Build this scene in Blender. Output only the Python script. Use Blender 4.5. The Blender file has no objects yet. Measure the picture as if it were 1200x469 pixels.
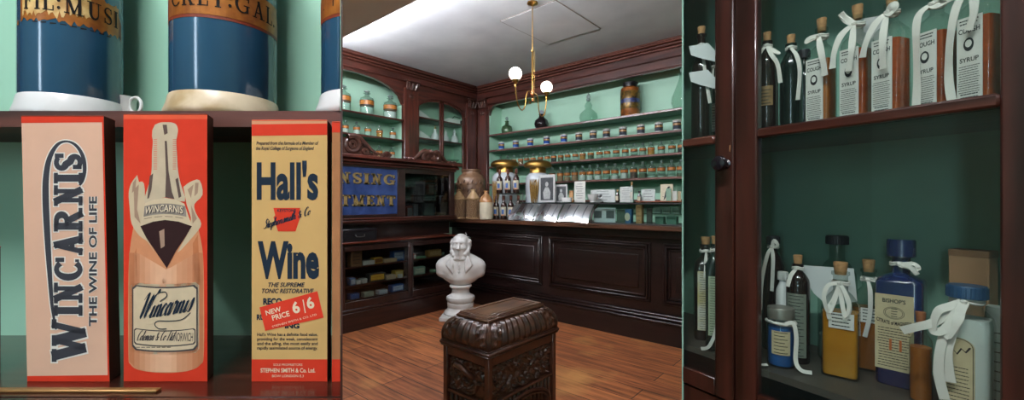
import bpy, math, random
import numpy as np
from mathutils import Vector, Matrix
random.seed(7); RNG = np.random.default_rng(7)
sin, cos, pi = math.sin, math.cos, math.pi
SC = bpy.context.scene
COL = SC.collection
# ---------------------------------------------------------------- camera frame
F = 500.0                       # focal length in pixels of the 1200 px frame
TH = math.radians(40.6)
CAM = Vector((4.99, -4.94, 1.30))
HY = 238.0                      # pixel row of the horizon
RV = Vector((cos(TH), sin(TH), 0)); WV = Vector((-sin(TH), cos(TH), 0))
def ray(px, py):
    return RV * ((px - 600) / F) + WV + Vector((0, 0, (HY - py) / F))
def atX(px, py, X):
    d = ray(px, py); return CAM + d * ((X - CAM.x) / d.x)
def atY(px, py, Y):
    d = ray(px, py); return CAM + d * ((Y - CAM.y) / d.y)
def atZ(px, py, z):
    d = ray(px, py); return CAM + d * ((z - CAM.z) / d.z)
def atD(px, py, D):
    return CAM + ray(px, py) * D
def cw(u, d, z):                # camera-aligned ground frame -> room
    p = CAM + RV * u + WV * d; return Vector((p.x, p.y, z))

# ---------------------------------------------------------------- materials
def lin(h):
    h = h.lstrip('#'); c = [int(h[i:i+2], 16) / 255 for i in (0, 2, 4)]
    return tuple((x / 12.92 if x <= .04045 else ((x + .055) / 1.055) ** 2.4) for x in c) + (1,)
MATS = {}
def mat(name, col, rough=.5, metal=0., var=0., scale=20., bump=0., col2=None, spec=.5, detail=4, emit=0, stretch=(1, 1, 1), coat=0):
    if name in MATS: return MATS[name]
    m = bpy.data.materials.new(name); m.use_nodes = True; MATS[name] = m
    nt = m.node_tree; b = nt.nodes['Principled BSDF']
    b.inputs['Roughness'].default_value = rough; b.inputs['Metallic'].default_value = metal
    b.inputs['Specular IOR Level'].default_value = spec; b.inputs['Coat Weight'].default_value = coat
    b.inputs['Coat Roughness'].default_value = .12
    c = lin(col); b.inputs['Base Color'].default_value = c
    if emit:
        b.inputs['Emission Color'].default_value = c; b.inputs['Emission Strength'].default_value = emit
    if var or bump or col2:
        tc = nt.nodes.new('ShaderNodeTexCoord'); mp = nt.nodes.new('ShaderNodeMapping')
        mp.inputs['Scale'].default_value = stretch
        nt.links.new(tc.outputs['Object'], mp.inputs['Vector'])
        n = nt.nodes.new('ShaderNodeTexNoise'); n.inputs['Scale'].default_value = scale; n.inputs['Detail'].default_value = detail
        nt.links.new(mp.outputs['Vector'], n.inputs['Vector'])
        if var or col2:
            r = nt.nodes.new('ShaderNodeValToRGB')
            c2 = lin(col2) if col2 else tuple(x * (1 - var) for x in c[:3]) + (1,)
            r.color_ramp.elements[0].position = .36; r.color_ramp.elements[1].position = .64
            r.color_ramp.elements[0].color = c2; r.color_ramp.elements[1].color = c
            nt.links.new(n.outputs['Fac'], r.inputs['Fac']); nt.links.new(r.outputs['Color'], b.inputs['Base Color'])
        if bump:
            bp = nt.nodes.new('ShaderNodeBump'); bp.inputs['Strength'].default_value = bump; bp.inputs['Distance'].default_value = .01
            nt.links.new(n.outputs['Fac'], bp.inputs['Height']); nt.links.new(bp.outputs['Normal'], b.inputs['Normal'])
    return m
def glass(name, tint, rough=.02, ior=1.45, dirt_haze=0.):
    if name in MATS: return MATS[name]
    m = bpy.data.materials.new(name); m.use_nodes = True; MATS[name] = m
    nt = m.node_tree; nt.nodes.clear()
    o = nt.nodes.new('ShaderNodeOutputMaterial'); mx = nt.nodes.new('ShaderNodeMixShader')
    lw = nt.nodes.new('ShaderNodeLayerWeight'); lw.inputs['Blend'].default_value = .5
    pw = nt.nodes.new('ShaderNodeMath'); pw.operation = 'POWER'; pw.inputs[1].default_value = 4.
    fr = nt.nodes.new('ShaderNodeMath'); fr.operation = 'MULTIPLY_ADD'; fr.inputs[1].default_value = .75; fr.inputs[2].default_value = ((ior-1)/(ior+1))**2
    nt.links.new(lw.outputs['Facing'], pw.inputs[0]); nt.links.new(pw.outputs[0], fr.inputs[0])
    tr = nt.nodes.new('ShaderNodeBsdfTransparent'); tr.inputs['Color'].default_value = lin(tint)
    gl = nt.nodes.new('ShaderNodeBsdfGlossy'); gl.inputs['Roughness'].default_value = rough
    nt.links.new(fr.outputs[0], mx.inputs['Fac']); nt.links.new(tr.outputs[0], mx.inputs[1]); nt.links.new(gl.outputs[0], mx.inputs[2])
    last = mx
    if dirt_haze:  # pale diffuse film: dirt on panes, haze painted into bottle glass
        df = nt.nodes.new('ShaderNodeBsdfDiffuse'); df.inputs['Color'].default_value = lin('#aebcb8')
        m2 = nt.nodes.new('ShaderNodeMixShader'); m2.inputs['Fac'].default_value = dirt_haze
        nt.links.new(mx.outputs[0], m2.inputs[1]); nt.links.new(df.outputs[0], m2.inputs[2]); last = m2
    nt.links.new(last.outputs[0], o.inputs['Surface'])
    return m
def wood(name, c1, c2, axis='X', scale=6., rough=.35, coat=.3, bump=.06):
    if name in MATS: return MATS[name]
    st = {'X': (.12, 1.6, 1.6), 'Y': (1.6, .12, 1.6), 'Z': (1.6, 1.6, .12)}[axis]
    return mat(name, c1, rough=rough, col2=c2, scale=scale * 3, bump=bump, stretch=st, detail=6, coat=coat)

# ---------------------------------------------------------------- mesh builder
class MB:
    def __init__(s): s.v = []; s.f = []; s.m = []; s.M = None
    def add(s, vs, fs, mi=0):
        o = len(s.v)
        for p in vs:
            p = Vector(p)
            s.v.append(tuple(s.M @ p) if s.M else tuple(p))
        for f in fs:
            s.f.append([o + i for i in f]); s.m.append(mi)
        return s
    def box(s, x0, x1, y0, y1, z0, z1, b=0., mi=0):
        if x0 > x1: x0, x1 = x1, x0
        if y0 > y1: y0, y1 = y1, y0
        if z0 > z1: z0, z1 = z1, z0
        lo = (x0, y0, z0); hi = (x1, y1, z1); ctr = Vector(((x0+x1)/2, (y0+y1)/2, (z0+z1)/2))
        b = min(b, .45 * min(x1-x0, y1-y0, z1-z0))
        S = [(i, j, k) for i in (0, 1) for j in (0, 1) for k in (0, 1)]
        fs = []; vs = []
        if b <= 0:
            vs = [tuple((lo, hi)[c[a]][a] for a in range(3)) for c in S]
            idx = {c: i for i, c in enumerate(S)}
            for a in range(3):
                o1, o2 = [x for x in range(3) if x != a]
                for q in (0, 1):
                    f = []
                    for (e, g) in ((0, 0), (1, 0), (1, 1), (0, 1)):
                        c = [0, 0, 0]; c[a] = q; c[o1] = e; c[o2] = g; f.append(idx[tuple(c)])
                    fs.append(f)
        else:
            idx = {}
            for c in S:
                for a in range(3):
                    idx[c, a] = len(vs)
                    vs.append(tuple(((lo[k] if k == a else lo[k] + b) if c[k] == 0 else (hi[k] if k == a else hi[k] - b)) for k in range(3)))
            for a in range(3):
                o1, o2 = [x for x in range(3) if x != a]
                for q in (0, 1):
                    f = []
                    for (e, g) in ((0, 0), (1, 0), (1, 1), (0, 1)):
                        c = [0, 0, 0]; c[a] = q; c[o1] = e; c[o2] = g; f.append(idx[tuple(c), a])
                    fs.append(f)
                for p in (0, 1):
                    for q in (0, 1):
                        c0 = [0, 0, 0]; c1 = [0, 0, 0]; c0[o1] = c1[o1] = p; c0[o2] = c1[o2] = q; c1[a] = 1
                        fs.append([idx[tuple(c0), o1], idx[tuple(c1), o1], idx[tuple(c1), o2], idx[tuple(c0), o2]])
            for c in S: fs.append([idx[c, 0], idx[c, 1], idx[c, 2]])
        V = [Vector(v) for v in vs]; out = []
        for f in fs:
            n = (V[f[1]] - V[f[0]]).cross(V[f[2]] - V[f[1]])
            cc = sum((V[i] for i in f), Vector()) / len(f) - ctr
            out.append(f if n.dot(cc) > 0 else f[::-1])
        return s.add(vs, out, mi)
    def lathe(s, prof, c=(0, 0, 0), seg=24, mi=0, a0=0., a1=2*pi, squash=1., nsq=2.):
        """prof: list of (r,z) or (r,z,mi); nsq>2 gives a rounded-square section"""
        vs = []; fs = []; ms = []
        full = abs(a1 - a0 - 2*pi) < 1e-6; n = seg if full else seg + 1
        for q in prof:
            for i in range(n):
                a = a0 + (a1 - a0) * i / seg; ca, sa = cos(a), sin(a)
                k = 1. if nsq == 2 else (abs(ca)**nsq + abs(sa)**nsq) ** (-1/nsq)
                vs.append((c[0] + q[0]*k*ca, c[1] + q[0]*k*sa*squash, c[2] + q[1]))
        o = len(s.v); s.add(vs, [], 0)
        for j in range(len(prof) - 1):
            mm = prof[j+1][2] if len(prof[j+1]) > 2 else mi
            for i in range(seg):
                i2 = (i + 1) % n
                s.f.append([o + j*n + i, o + j*n + i2, o + (j+1)*n + i2, o + (j+1)*n + i]); s.m.append(mm)
        if full:
            if prof[0][0] > 1e-5: s.f.append([o + i for i in range(n)][::-1]); s.m.append(prof[0][2] if len(prof[0]) > 2 else mi)
            if prof[-1][0] > 1e-5: s.f.append([o + (len(prof)-1)*n + i for i in range(n)]); s.m.append(prof[-1][2] if len(prof[-1]) > 2 else mi)
        return s
    def tube(s, pts, r, seg=8, mi=0, flat=1., closed=False):
        P = [Vector(p) for p in pts]; n = len(P)
        rr = r if isinstance(r, (list, tuple)) else [r] * n
        up = Vector((0, 0, 1)); vs = []; prev = None
        for i in range(n):
            if closed: t = P[(i+1) % n] - P[i-1]
            else: t = P[min(i+1, n-1)] - P[max(i-1, 0)]
            t.normalize()
            if prev is None:
                ref = up if abs(t.z) < .9 else Vector((1, 0, 0)); a = t.cross(ref).normalized()
            else:
                a = (prev - t * prev.dot(t)).normalized()
            prev = a; b = t.cross(a)
            for k in range(seg):
                an = 2*pi*k/seg; vs.append(P[i] + a * (rr[i]*cos(an)) + b * (rr[i]*flat*sin(an)))
        fs = []
        for i in range(n if closed else n - 1):
            for k in range(seg):
                j = (i+1) % n
                fs.append([i*seg+k, i*seg+(k+1) % seg, j*seg+(k+1) % seg, j*seg+k])
        if not closed:
            fs.append(list(range(seg))[::-1]); fs.append([(n-1)*seg+k for k in range(seg)])
        return s.add(vs, fs, mi)
    def band(s, pts, wid, nrm, mi=0, th=.0004):
        """cloth ribbon through 3-D points: width along nrm-ish, thin thickness"""
        P = [Vector(p) for p in pts]; n = len(P); vs = []
        ww = wid if isinstance(wid, (list, tuple)) else [wid]*n
        for i in range(n):
            t = (P[min(i+1, n-1)] - P[max(i-1, 0)]).normalized()
            N = Vector(nrm[i] if isinstance(nrm, list) else nrm)
            a = t.cross(N).normalized(); b = a.cross(t).normalized()
            for (x, y) in ((-1, -1), (1, -1), (1, 1), (-1, 1)):
                vs.append(P[i] + a * (x*ww[i]/2) + b * (y*th))
        fs = []
        for i in range(n-1):
            for k in range(4): fs.append([i*4+k, i*4+(k+1) % 4, i*4+4+(k+1) % 4, i*4+4+k])
        fs += [[3, 2, 1, 0], [n*4-4, n*4-3, n*4-2, n*4-1]]
        return s.add(vs, fs, mi)
    def prism(s, poly, fn, d0, d1, mi=0):
        """poly in 2-D, fn(x,y,d)->3-D, between depth d0 and d1 (simple polygon)"""
        n = len(poly)
        vs = [fn(x, y, d0) for x, y in poly] + [fn(x, y, d1) for x, y in poly]
        fs = [list(range(n))[::-1], [n+i for i in range(n)]] + [[i, (i+1) % n, n+(i+1) % n, n+i] for i in range(n)]
        return s.add(vs, fs, mi)
    def poly(s, poly, fn, mi=0):
        return s.add([fn(x, y) for x, y in poly], [list(range(len(poly)))], mi)
    def grid(s, nu, nv, fn, mi=0, cu=False):
        vs = [fn(i/(nu if cu else nu-1), j/(nv-1)) for j in range(nv) for i in range(nu)]
        fs = []
        for j in range(nv-1):
            for i in range(nu if cu else nu-1):
                i2 = (i+1) % nu
                fs.append([j*nu+i, j*nu+i2, (j+1)*nu+i2, (j+1)*nu+i])
        return s.add(vs, fs, mi)
    def mesh(s, name, mats, sharp=38):
        me = bpy.data.meshes.new(name); me.from_pydata(s.v, [], s.f)
        for m in (mats if isinstance(mats, (list, tuple)) else [mats]): me.materials.append(m)
        me.polygons.foreach_set('material_index', s.m)
        me.polygons.foreach_set('use_smooth', [True]*len(s.f)); me.update()
        me.validate(clean_customdata=False)
        if sharp: me.set_sharp_from_angle(angle=math.radians(sharp))
        return me
    def build(s, name, mats, parent=None, loc=None, rotz=0, label=None, sharp=38):
        o = bpy.data.objects.new(name, s.mesh(name, mats, sharp)); COL.objects.link(o)
        if parent: o.parent = parent
        if loc is not None: o.location = loc
        if rotz: o.rotation_euler = (0, 0, rotz)
        if label: o['label'] = label
        return o
def tag(o, label, cat, group=None, kind=None):
    if label: o['label'] = label
    if cat: o['category'] = cat
    if group: o['group'] = group
    if kind: o['kind'] = kind
    return o
def thing(name, label, cat, loc=(0, 0, 0), rotz=0, group=None):
    o = bpy.data.objects.new(name, None); COL.objects.link(o); o.empty_display_size = .05
    o.location = loc; o.rotation_euler = (0, 0, rotz)
    return tag(o, label, cat, group)
def struct(o): o['kind'] = 'structure'; return o
def dup(root, loc, rotz=None, label=None, group=None, scale=None):
    r = root.copy(); COL.objects.link(r); r.location = loc
    if rotz is not None: r.rotation_euler = (0, 0, rotz)
    if scale: r.scale = scale
    if label: r['label'] = label
    if group: r['group'] = group
    for ch in list(root.children):
        c = ch.copy(); COL.objects.link(c); c.parent = r
        for g in list(ch.children):
            d = g.copy(); COL.objects.link(d); d.parent = c
    return r
def spline(pts, n=8, closed=False):
    P = [Vector(p) if len(p) == 3 else Vector((p[0], p[1], 0)) for p in pts]; out = []; L = len(P)
    rng = range(L if closed else L-1)
    for i in rng:
        if closed: p0, p1, p2, p3 = P[i-1], P[i], P[(i+1) % L], P[(i+2) % L]
        else: p0, p1, p2, p3 = P[max(i-1, 0)], P[i], P[i+1], P[min(i+2, L-1)]
        for k in range(n):
            t = k/n; out.append(.5*((2*p1) + (p2-p0)*t + (2*p0-5*p1+4*p2-p3)*t*t + (3*p1-p0-3*p2+p3)*t**3))
    if not closed: out.append(P[-1])
    return out
def sp2(pts, n=8, closed=False): return [(p.x, p.y) for p in spline(pts, n, closed)]

# ---------------------------------------------------------------- lettering
_tc = {}
def sans(txt, size, bold=0., shear=0., spacing=1.):
    k = (txt, round(size, 6), bold, shear, spacing)
    if k not in _tc:
        cu = bpy.data.curves.new('t', 'FONT'); cu.body = txt; cu.size = 1.; cu.offset = bold; cu.shear = shear
        cu.space_character = spacing; cu.resolution_u = 3; cu.fill_mode = 'FRONT'
        o = bpy.data.objects.new('t', cu); me = bpy.data.meshes.new_from_object(o)
        vs = [(v.co.x, v.co.y) for v in me.vertices]; fs = [list(p.vertices) for p in me.polygons]
        bpy.data.objects.remove(o); bpy.data.curves.remove(cu); bpy.data.meshes.remove(me)
        _tc[k] = (vs, fs)
    return _tc[k]
def put_sans(mb, txt, fn, x, y, h, w=None, bold=0., shear=0., mi=0, align='c', spacing=1.):
    """cap height h; fitted to width w when given; fn(x,y)->3-D"""
    vs, fs = sans(txt, 1., bold, shear, spacing)
    if not vs: return
    xs = [v[0] for v in vs]; x0, x1 = min(xs), max(xs); k = h / .70
    kx = w / (x1 - x0) if w else k
    off = {'c': -(x0+x1)/2, 'l': -x0, 'r': -x1}[align]
    mb.add([fn(x + (v[0]+off)*kx, y + v[1]*k) for v in vs], fs, mi)
def ribbon(pts, wid):
    """2-D stroke -> quads; wid number, list or function(tangent angle)"""
    n = len(pts); L = []; Rr = []
    for i in range(n):
        a = pts[max(i-1, 0)]; b = pts[min(i+1, n-1)]; dx, dy = b[0]-a[0], b[1]-a[1]; l = math.hypot(dx, dy) or 1
        w = wid(math.atan2(dy, dx)) if callable(wid) else (wid[i] if isinstance(wid, (list, tuple)) else wid)
        nx, ny = -dy/l*w/2, dx/l*w/2
        L.append((pts[i][0]+nx, pts[i][1]+ny)); Rr.append((pts[i][0]-nx, pts[i][1]-ny))
    return [[L[i], Rr[i], Rr[i+1], L[i+1]] for i in range(n-1)]
def arc(cx, cy, rx, ry, a0, a1, n=14):
    return [(cx + rx*cos(math.radians(a0+(a1-a0)*i/n)), cy + ry*sin(math.radians(a0+(a1-a0)*i/n))) for i in range(n+1)]
def serif_glyph(ch, T=.2, t=.09, s=.08, e=.07):
    """returns (polys, advance) of a roman slab letter of height 1"""
    P = []
    def bar(x0, y0, x1, y1, w): P.extend(ribbon([(x0, y0), (x1, y1)], w))
    def rect(x0, x1, y0, y1): P.append([(x0, y0), (x1, y0), (x1, y1), (x0, y1)])
    def stem(x, w=None, bot=True, top=True):
        w = w or T; rect(x-w/2, x+w/2, 0, 1)
        if bot: rect(x-w/2-e, x+w/2+e, 0, s)
        if top: rect(x-w/2-e, x+w/2+e, 1-s, 1)
    def bowl(cx, cy, rx, ry, a0, a1):
        pts = arc(cx, cy, rx, ry, a0, a1, 16)
        P.extend(ribbon(pts, [t+(T-t)*cos(math.radians(a0+(a1-a0)*i/16))**2 for i in range(17)]))
    x = e + T/2
    if ch == 'I': stem(x); return P, 2*x
    if ch in 'EFL':
        stem(x); r = x + T/2 + .34
        rect(x, r, 0, s) if ch in 'EL' else None
        if ch in 'EL': rect(r-s*1.1, r, 0, .3)
        if ch in 'EF':
            rect(x, r, 1-s, 1); rect(r-s*1.1, r, .72, 1); rect(x, r-.12, .5-s/2, .5+s/2); rect(r-.12-s, r-.12, .38, .62)
        return P, r
    if ch == 'T':
        w = .74; stem(w/2, top=False); rect(0, w, 1-s, 1); rect(0, s*1.1, .7, 1); rect(w-s*1.1, w, .7, 1); return P, w
    if ch in 'DPRB':
        stem(x)
        if ch == 'D': rect(x, x+.25, 0, t); rect(x, x+.25, 1-t, 1); bowl(x+.25, .5, .3, .5-t/2, 90, -90); return P, x+.25+.3+T/2
        rect(x, x+.2, 1-t, 1); rect(x, x+.2, .46, .46+t); bowl(x+.2, .73, .24, .27-t/2, 90, -90)
        if ch == 'R': bar(x+.22, .5, x+.5, .0, T*.95); rect(x+.34, x+.5+T/2+e, 0, s); return P, x+.5+T/2+e
        return P, x+.44+T/2
    if ch == 'A':
        w = .86; bar(.16, 0, w/2, 1, t*1.15); bar(w/2-.03, 1, w-.2, 0, T); rect(.25, w-.28, .28, .28+t)
        rect(.02, .3, 0, s); rect(w-.2-T/2-e, w+.02, 0, s); return P, w
    if ch in 'CG':
        bowl(.44, .5, .44-T/2, .5-t/2, 42, 318); rect(.72, .72+t, .64, .95)
        if ch == 'G': rect(.62, .62+T*.8, .04, .46); rect(.48, .62+T*.8+e, .46-s, .46)
        else: rect(.72, .72+t*.6, .12, .26)
        return P, .72 + (T*.75 if ch == 'G' else t)
    if ch == 'S':
        pts = arc(.33, .745, .22, .255-t/2, 35, 265, 14)[:-1] + arc(.33, .255, .22, .255-t/2, 80, -145, 14)
        n = len(pts); P.extend(ribbon(pts, [t+(T-t)*math.exp(-((i-(n-1)/2)/(n*.2))**2) for i in range(n)]))
        rect(.5, .5+t, .66, .97); rect(.07, .07+t, .03, .34); return P, .66
    if ch == 'N':
        w = .8; rect(.14, .14+t, 0, 1); rect(w-.14-t, w-.14, 0, 1); bar(.16, .98, w-.16, .02, T)
        rect(.02, .14+t+e, 0, s); rect(.0, .2, 1-s, 1); rect(w-.14-t-e, w, 1-s, 1); return P, w
    if ch == 'M':
        w = .98; rect(.13, .13+t, 0, 1); rect(w-.13-T, w-.13, 0, 1); bar(.17, .97, w/2, .03, T*.9); bar(w/2, .03, w-.16, .97, t)
        rect(0, .13+t+e, 0, s); rect(0, .22, 1-s, 1); rect(w-.13-T-e, w, 0, s); rect(w-.22, w, 1-s, 1); return P, w
    if ch == 'U':
        w = .82; rect(.22-T/2, .22+T/2, .3, 1); rect(w-.2, w-.2+t, .3, 1); rect(.02, .42, 1-s, 1); rect(w-.32, w, 1-s, 1)
        pts = arc((.22+w-.2+t/2)/2, .34, (w-.2+t/2-.22)/2, .34-t/2, 180, 360, 14); P.extend(ribbon(pts, [T+(t-T)*i/14 for i in range(15)])); return P, w
    if ch == 'W':
        w = 1.2; bar(.16, 1, .4, 0, T); bar(.4, .02, .6, .9, t); bar(.58, .95, .82, 0, T); bar(.82, .02, 1.04, 1, t)
        rect(.0, .36, 1-s, 1); rect(.44, .74, 1-s, 1); rect(.92, 1.18, 1-s, 1); return P, w
    if ch == ':': P.extend([arc(.1, .22, .09, .09, 0, 330, 11), arc(.1, .62, .09, .09, 0, 330, 11)]); return P, .22
    if ch == '.': P.append(arc(.1, .09, .09, .09, 0, 330, 11)); return P, .22
    return P, .35
def put_serif(mb, txt, fn, x, y, h, w=None, mi=0, gap=.08, grow=0., **kw):
    """left baseline (x,y); height h; total width w (letters squeezed to fit)"""
    items = [serif_glyph(c, **kw) for c in txt]
    tot = sum(a for _, a in items) + gap*(len(items)-1); kx = (w/tot) if w else h
    cx = 0
    for P, a in items:
        for p in P:
            q = [(cx + u, v) for u, v in p]
            if grow:
                mx = sum(u for u, v in q)/len(q); my = sum(v for u, v in q)/len(q)
                q = [(u + (grow if u > mx else -grow), v + (grow if v > my else -grow)) for u, v in q]
            mb.add([fn(x + u*kx, y + v*h) for u, v in q], [list(range(len(q)))], mi)
        cx += a + gap
# running hand: strokes in x-height units
HAND = {
 'i': ([(0, .1), (.2, 1), (.2, .15), (.35, 0), (.5, .2)], .45), 'n': ([(0, .1), (.15, 1), (.15, 0), (.2, .6), (.42, 1), (.55, .8), (.55, .12), (.7, 0), (.85, .2)], .8),
 'c': ([(.5, .8), (.3, 1), (.08, .5), (.2, .02), (.4, .05), (.6, .3)], .55), 'a': ([(.5, .85), (.3, 1), (.06, .5), (.2, .02), (.4, .2), (.52, 1), (.52, .12), (.64, 0), (.8, .25)], .75),
 'r': ([(0, .1), (.15, 1.1), (.2, .9), (.4, .95), (.4, .15), (.52, 0), (.66, .2)], .6), 's': ([(0, .1), (.3, 1.1), (.42, .5), (.3, 0), (.05, .12)], .5),
 'e': ([(0, .3), (.4, .6), (.35, 1), (.1, .7), (.15, .05), (.35, 0), (.55, .25)], .5), 'o': ([(.3, 1), (.06, .6), (.2, 0), (.45, .3), (.42, .9), (.3, 1), (.6, .8)], .55),
 'l': ([(0, .2), (.35, 1.7), (.2, 2), (.12, 1.5), (.15, .15), (.3, 0), (.45, .2)], .4), 't': ([(0, .2), (.2, 1.7), (.2, .15), (.32, 0), (.45, .2)], .4),
 'h': ([(0, .2), (.35, 1.7), (.2, 2), (.12, 1.5), (.12, 0), (.2, .7), (.4, 1), (.52, .7), (.52, .1), (.65, 0), (.8, .2)], .75),
 'm': ([(0, .1), (.12, 1), (.12, 0), (.2, .7), (.35, 1), (.42, .7), (.42, 0), (.5, .7), (.65, 1), (.75, .7), (.75, .1), (.88, 0), (1, .2)], .98),
 'p': ([(0, .2), (.18, 1), (.1, -.9), (.2, .7), (.42, 1), (.5, .5), (.35, 0), (.2, .1), (.6, .2)], .58),
 'd': ([(.5, .85), (.3, 1), (.06, .5), (.2, .02), (.4, .2), (.62, 2), (.52, .12), (.64, 0), (.8, .25)], .75), 'w': ([(0, 1), (.1, .1), (.3, .1), (.4, .9), (.45, .1), (.65, .1), (.75, 1), (.9, .9)], .85),
 'W': ([(-.2, 1.6), (.15, 2.1), (.2, .0), (.7, 2.0), (.65, .0), (1.15, 2.2), (1.3, 2.0)], 1.15), 'S': ([(.9, 1.8), (.6, 2.2), (.4, 1.6), (.7, .8), (.4, 0), (0, .2)], .85),
 'C': ([(.9, 1.7), (.6, 2.1), (.15, 1.2), (.3, .05), (.7, .1), (.95, .5)], .9), '&': ([(.7, .8), (.3, 0), (.05, .5), (.5, 1.3), (.35, 1.7), (.15, 1.3), (.7, .0)], .85),
 'L': ([(.6, 1.9), (.4, 2.1), (.25, .3), (.1, 0), (.7, .1), (.9, .3)], .8)}
def put_hand(mb, txt, fn, x, y, xh, w=None, slant=.45, T=.2, t=.06, mi=0):
    cx = 0; strokes = []
    for c in txt:
        if c == ' ': cx += .5; continue
        p, a = HAND[c]; strokes.append([(cx+u, v) for u, v in p]); cx += a
    kx = (w/cx) if w else xh
    for st in strokes:
        pts = sp2(st, 5); q = ribbon(pts, lambda a: t + T*max(0, -sin(a))**1.5 if True else t)
        for poly in q: mb.add([fn(x + u*kx + v*slant*xh, y + v*xh) for u, v in poly], [[0, 1, 2, 3]], mi)

# ---------------------------------------------------------------- implicit surfaces
def surface_net(fn, lo, hi, res):
    nx, ny, nz = [int(math.ceil((hi[a]-lo[a])/res)) + 1 for a in range(3)]
    gx = lo[0] + res*np.arange(nx); gy = lo[1] + res*np.arange(ny); gz = lo[2] + res*np.arange(nz)
    X, Y, Z = np.meshgrid(gx, gy, gz, indexing='ij'); D = fn(X, Y, Z)
    ins = D < 0
    cs = np.zeros((nx-1, ny-1, nz-1, 3)); cn = np.zeros((nx-1, ny-1, nz-1))
    cor = [(i, j, k) for i in (0, 1) for j in (0, 1) for k in (0, 1)]
    sl = lambda c: D[c[0]:nx-1+c[0], c[1]:ny-1+c[1], c[2]:nz-1+c[2]]
    for a in range(len(cor)):
        for b in range(a+1, len(cor)):
            if sum(abs(cor[a][i]-cor[b][i]) for i in range(3)) != 1: continue
            da, db = sl(cor[a]), sl(cor[b]); cr = (da < 0) != (db < 0)
            t = np.where(cr, da/np.where(cr, da-db, 1), 0)
            for i in range(3): cs[..., i] += np.where(cr, cor[a][i] + t*(cor[b][i]-cor[a][i]), 0)
            cn += cr
    act = cn > 0; idx = -np.ones(act.shape, int); idx[act] = np.arange(act.sum())
    ii = np.argwhere(act); V = (ii + cs[act]/cn[act][:, None])*res + np.array(lo)
    Fs = []
    for ax in range(3):
        b, c = (ax+1) % 3, (ax+2) % 3
        s0 = [slice(None)]*3; s1 = [slice(None)]*3; s0[ax] = slice(0, -1); s1[ax] = slice(1, None)
        A, B = ins[tuple(s0)], ins[tuple(s1)]
        for e in np.argwhere(A != B):
            if e[b] < 1 or e[c] < 1 or e[b] >= act.shape[b] or e[c] >= act.shape[c] or e[ax] >= act.shape[ax]: continue
            q = []
            for (ob, oc) in ((-1, -1), (0, -1), (0, 0), (-1, 0)):
                w = list(e); w[b] += ob; w[c] += oc; q.append(int(idx[tuple(w)]))
            if min(q) < 0: continue
            Fs.append(q if A[tuple(e)] else q[::-1])
    return V.tolist(), Fs
def s_ell(X, Y, Z, c, r):
    k = np.sqrt(((X-c[0])/r[0])**2 + ((Y-c[1])/r[1])**2 + ((Z-c[2])/r[2])**2); return (k-1)*min(r)
def s_cap(X, Y, Z, a, b, ra, rb):
    a = np.array(a); b = np.array(b); d = b-a; L = (d*d).sum()
    t = np.clip(((X-a[0])*d[0] + (Y-a[1])*d[1] + (Z-a[2])*d[2])/L, 0, 1)
    return np.sqrt((X-a[0]-t*d[0])**2 + (Y-a[1]-t*d[1])**2 + (Z-a[2]-t*d[2])**2) - (ra+(rb-ra)*t)
def s_un(a, b, k):
    h = np.clip(.5+.5*(b-a)/k, 0, 1); return b*(1-h) + a*h - k*h*(1-h)
def s_sub(a, b, k): return -s_un(-a, b, k)
# ================================================================ camera
cam = bpy.data.cameras.new('camera'); camo = bpy.data.objects.new('camera', cam); COL.objects.link(camo)
cam.sensor_width = 36; cam.sensor_fit = 'HORIZONTAL'; cam.lens = 36*F/1200; cam.shift_y = (HY-234.5)/1200
cam.clip_start = .02; cam.clip_end = 60
camo.location = CAM; camo.rotation_euler = (pi/2, 0, TH); SC.camera = camo
SC.view_settings.view_transform = 'Standard'; SC.view_settings.look = 'None'; SC.view_settings.gamma = 1
SC.view_settings.use_curve_mapping = False; SC.view_settings.exposure = 0.35
SC.cycles.use_denoising = True; SC.cycles.max_bounces = 10; SC.cycles.transparent_max_bounces = 24
SC.cycles.caustics_reflective = False; SC.cycles.caustics_refractive = False; SC.cycles.sample_clamp_indirect = 6
w = bpy.data.worlds.new('sky'); SC.world = w; w.use_nodes = True
w.node_tree.nodes['Background'].inputs['Color'].default_value = lin('#cfdcec'); w.node_tree.nodes['Background'].inputs['Strength'].default_value = 1.0

# ================================================================ materials
GREEN = mat('green distemper', '#b2dcc2', rough=.6, var=.06, scale=3)
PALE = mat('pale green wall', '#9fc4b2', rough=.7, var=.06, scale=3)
PLASTER = mat('ceiling plaster', '#e2e3e4', rough=.9, col2='#cfd0d2', scale=1.6, bump=.05, detail=6)
BEAMP = mat('beam plaster', '#f2f1ee', rough=.9)
MAHX = wood('mahogany X', '#55291f', '#33170f', 'X'); MAHY = wood('mahogany Y', '#55291f', '#33170f', 'Y'); MAHZ = wood('mahogany Z', '#58291e', '#361710', 'Z')
DKX = wood('dark oak X', '#1f0f0d', '#120807', 'X'); DKY = wood('dark oak Y', '#301813', '#1b0d0a', 'Y'); DKZ = wood('dark oak Z', '#321913', '#1c0d0a', 'Z')
SHELFG = mat('shaded shelf green', '#47735f', rough=.5, var=.1, scale=4)  # darkened green paints in the shade under the shelf boards
CARVE = mat('carved oak', '#4d2c22', rough=.36, var=.4, scale=30, coat=.3)
EDGE = wood('worn shelf edge', '#7a5248', '#4a2a22', 'X', rough=.5)
BRASS = mat('brass', '#b98f4c', rough=.34, metal=1, var=.15, scale=8)
GOLD = mat('gilding', '#c98a2e', rough=.35, metal=.35, var=.3, scale=60)
WHITE = mat('white ware', '#e6e6e2', rough=.25); BLACK = mat('black', '#141216', rough=.35)

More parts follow.
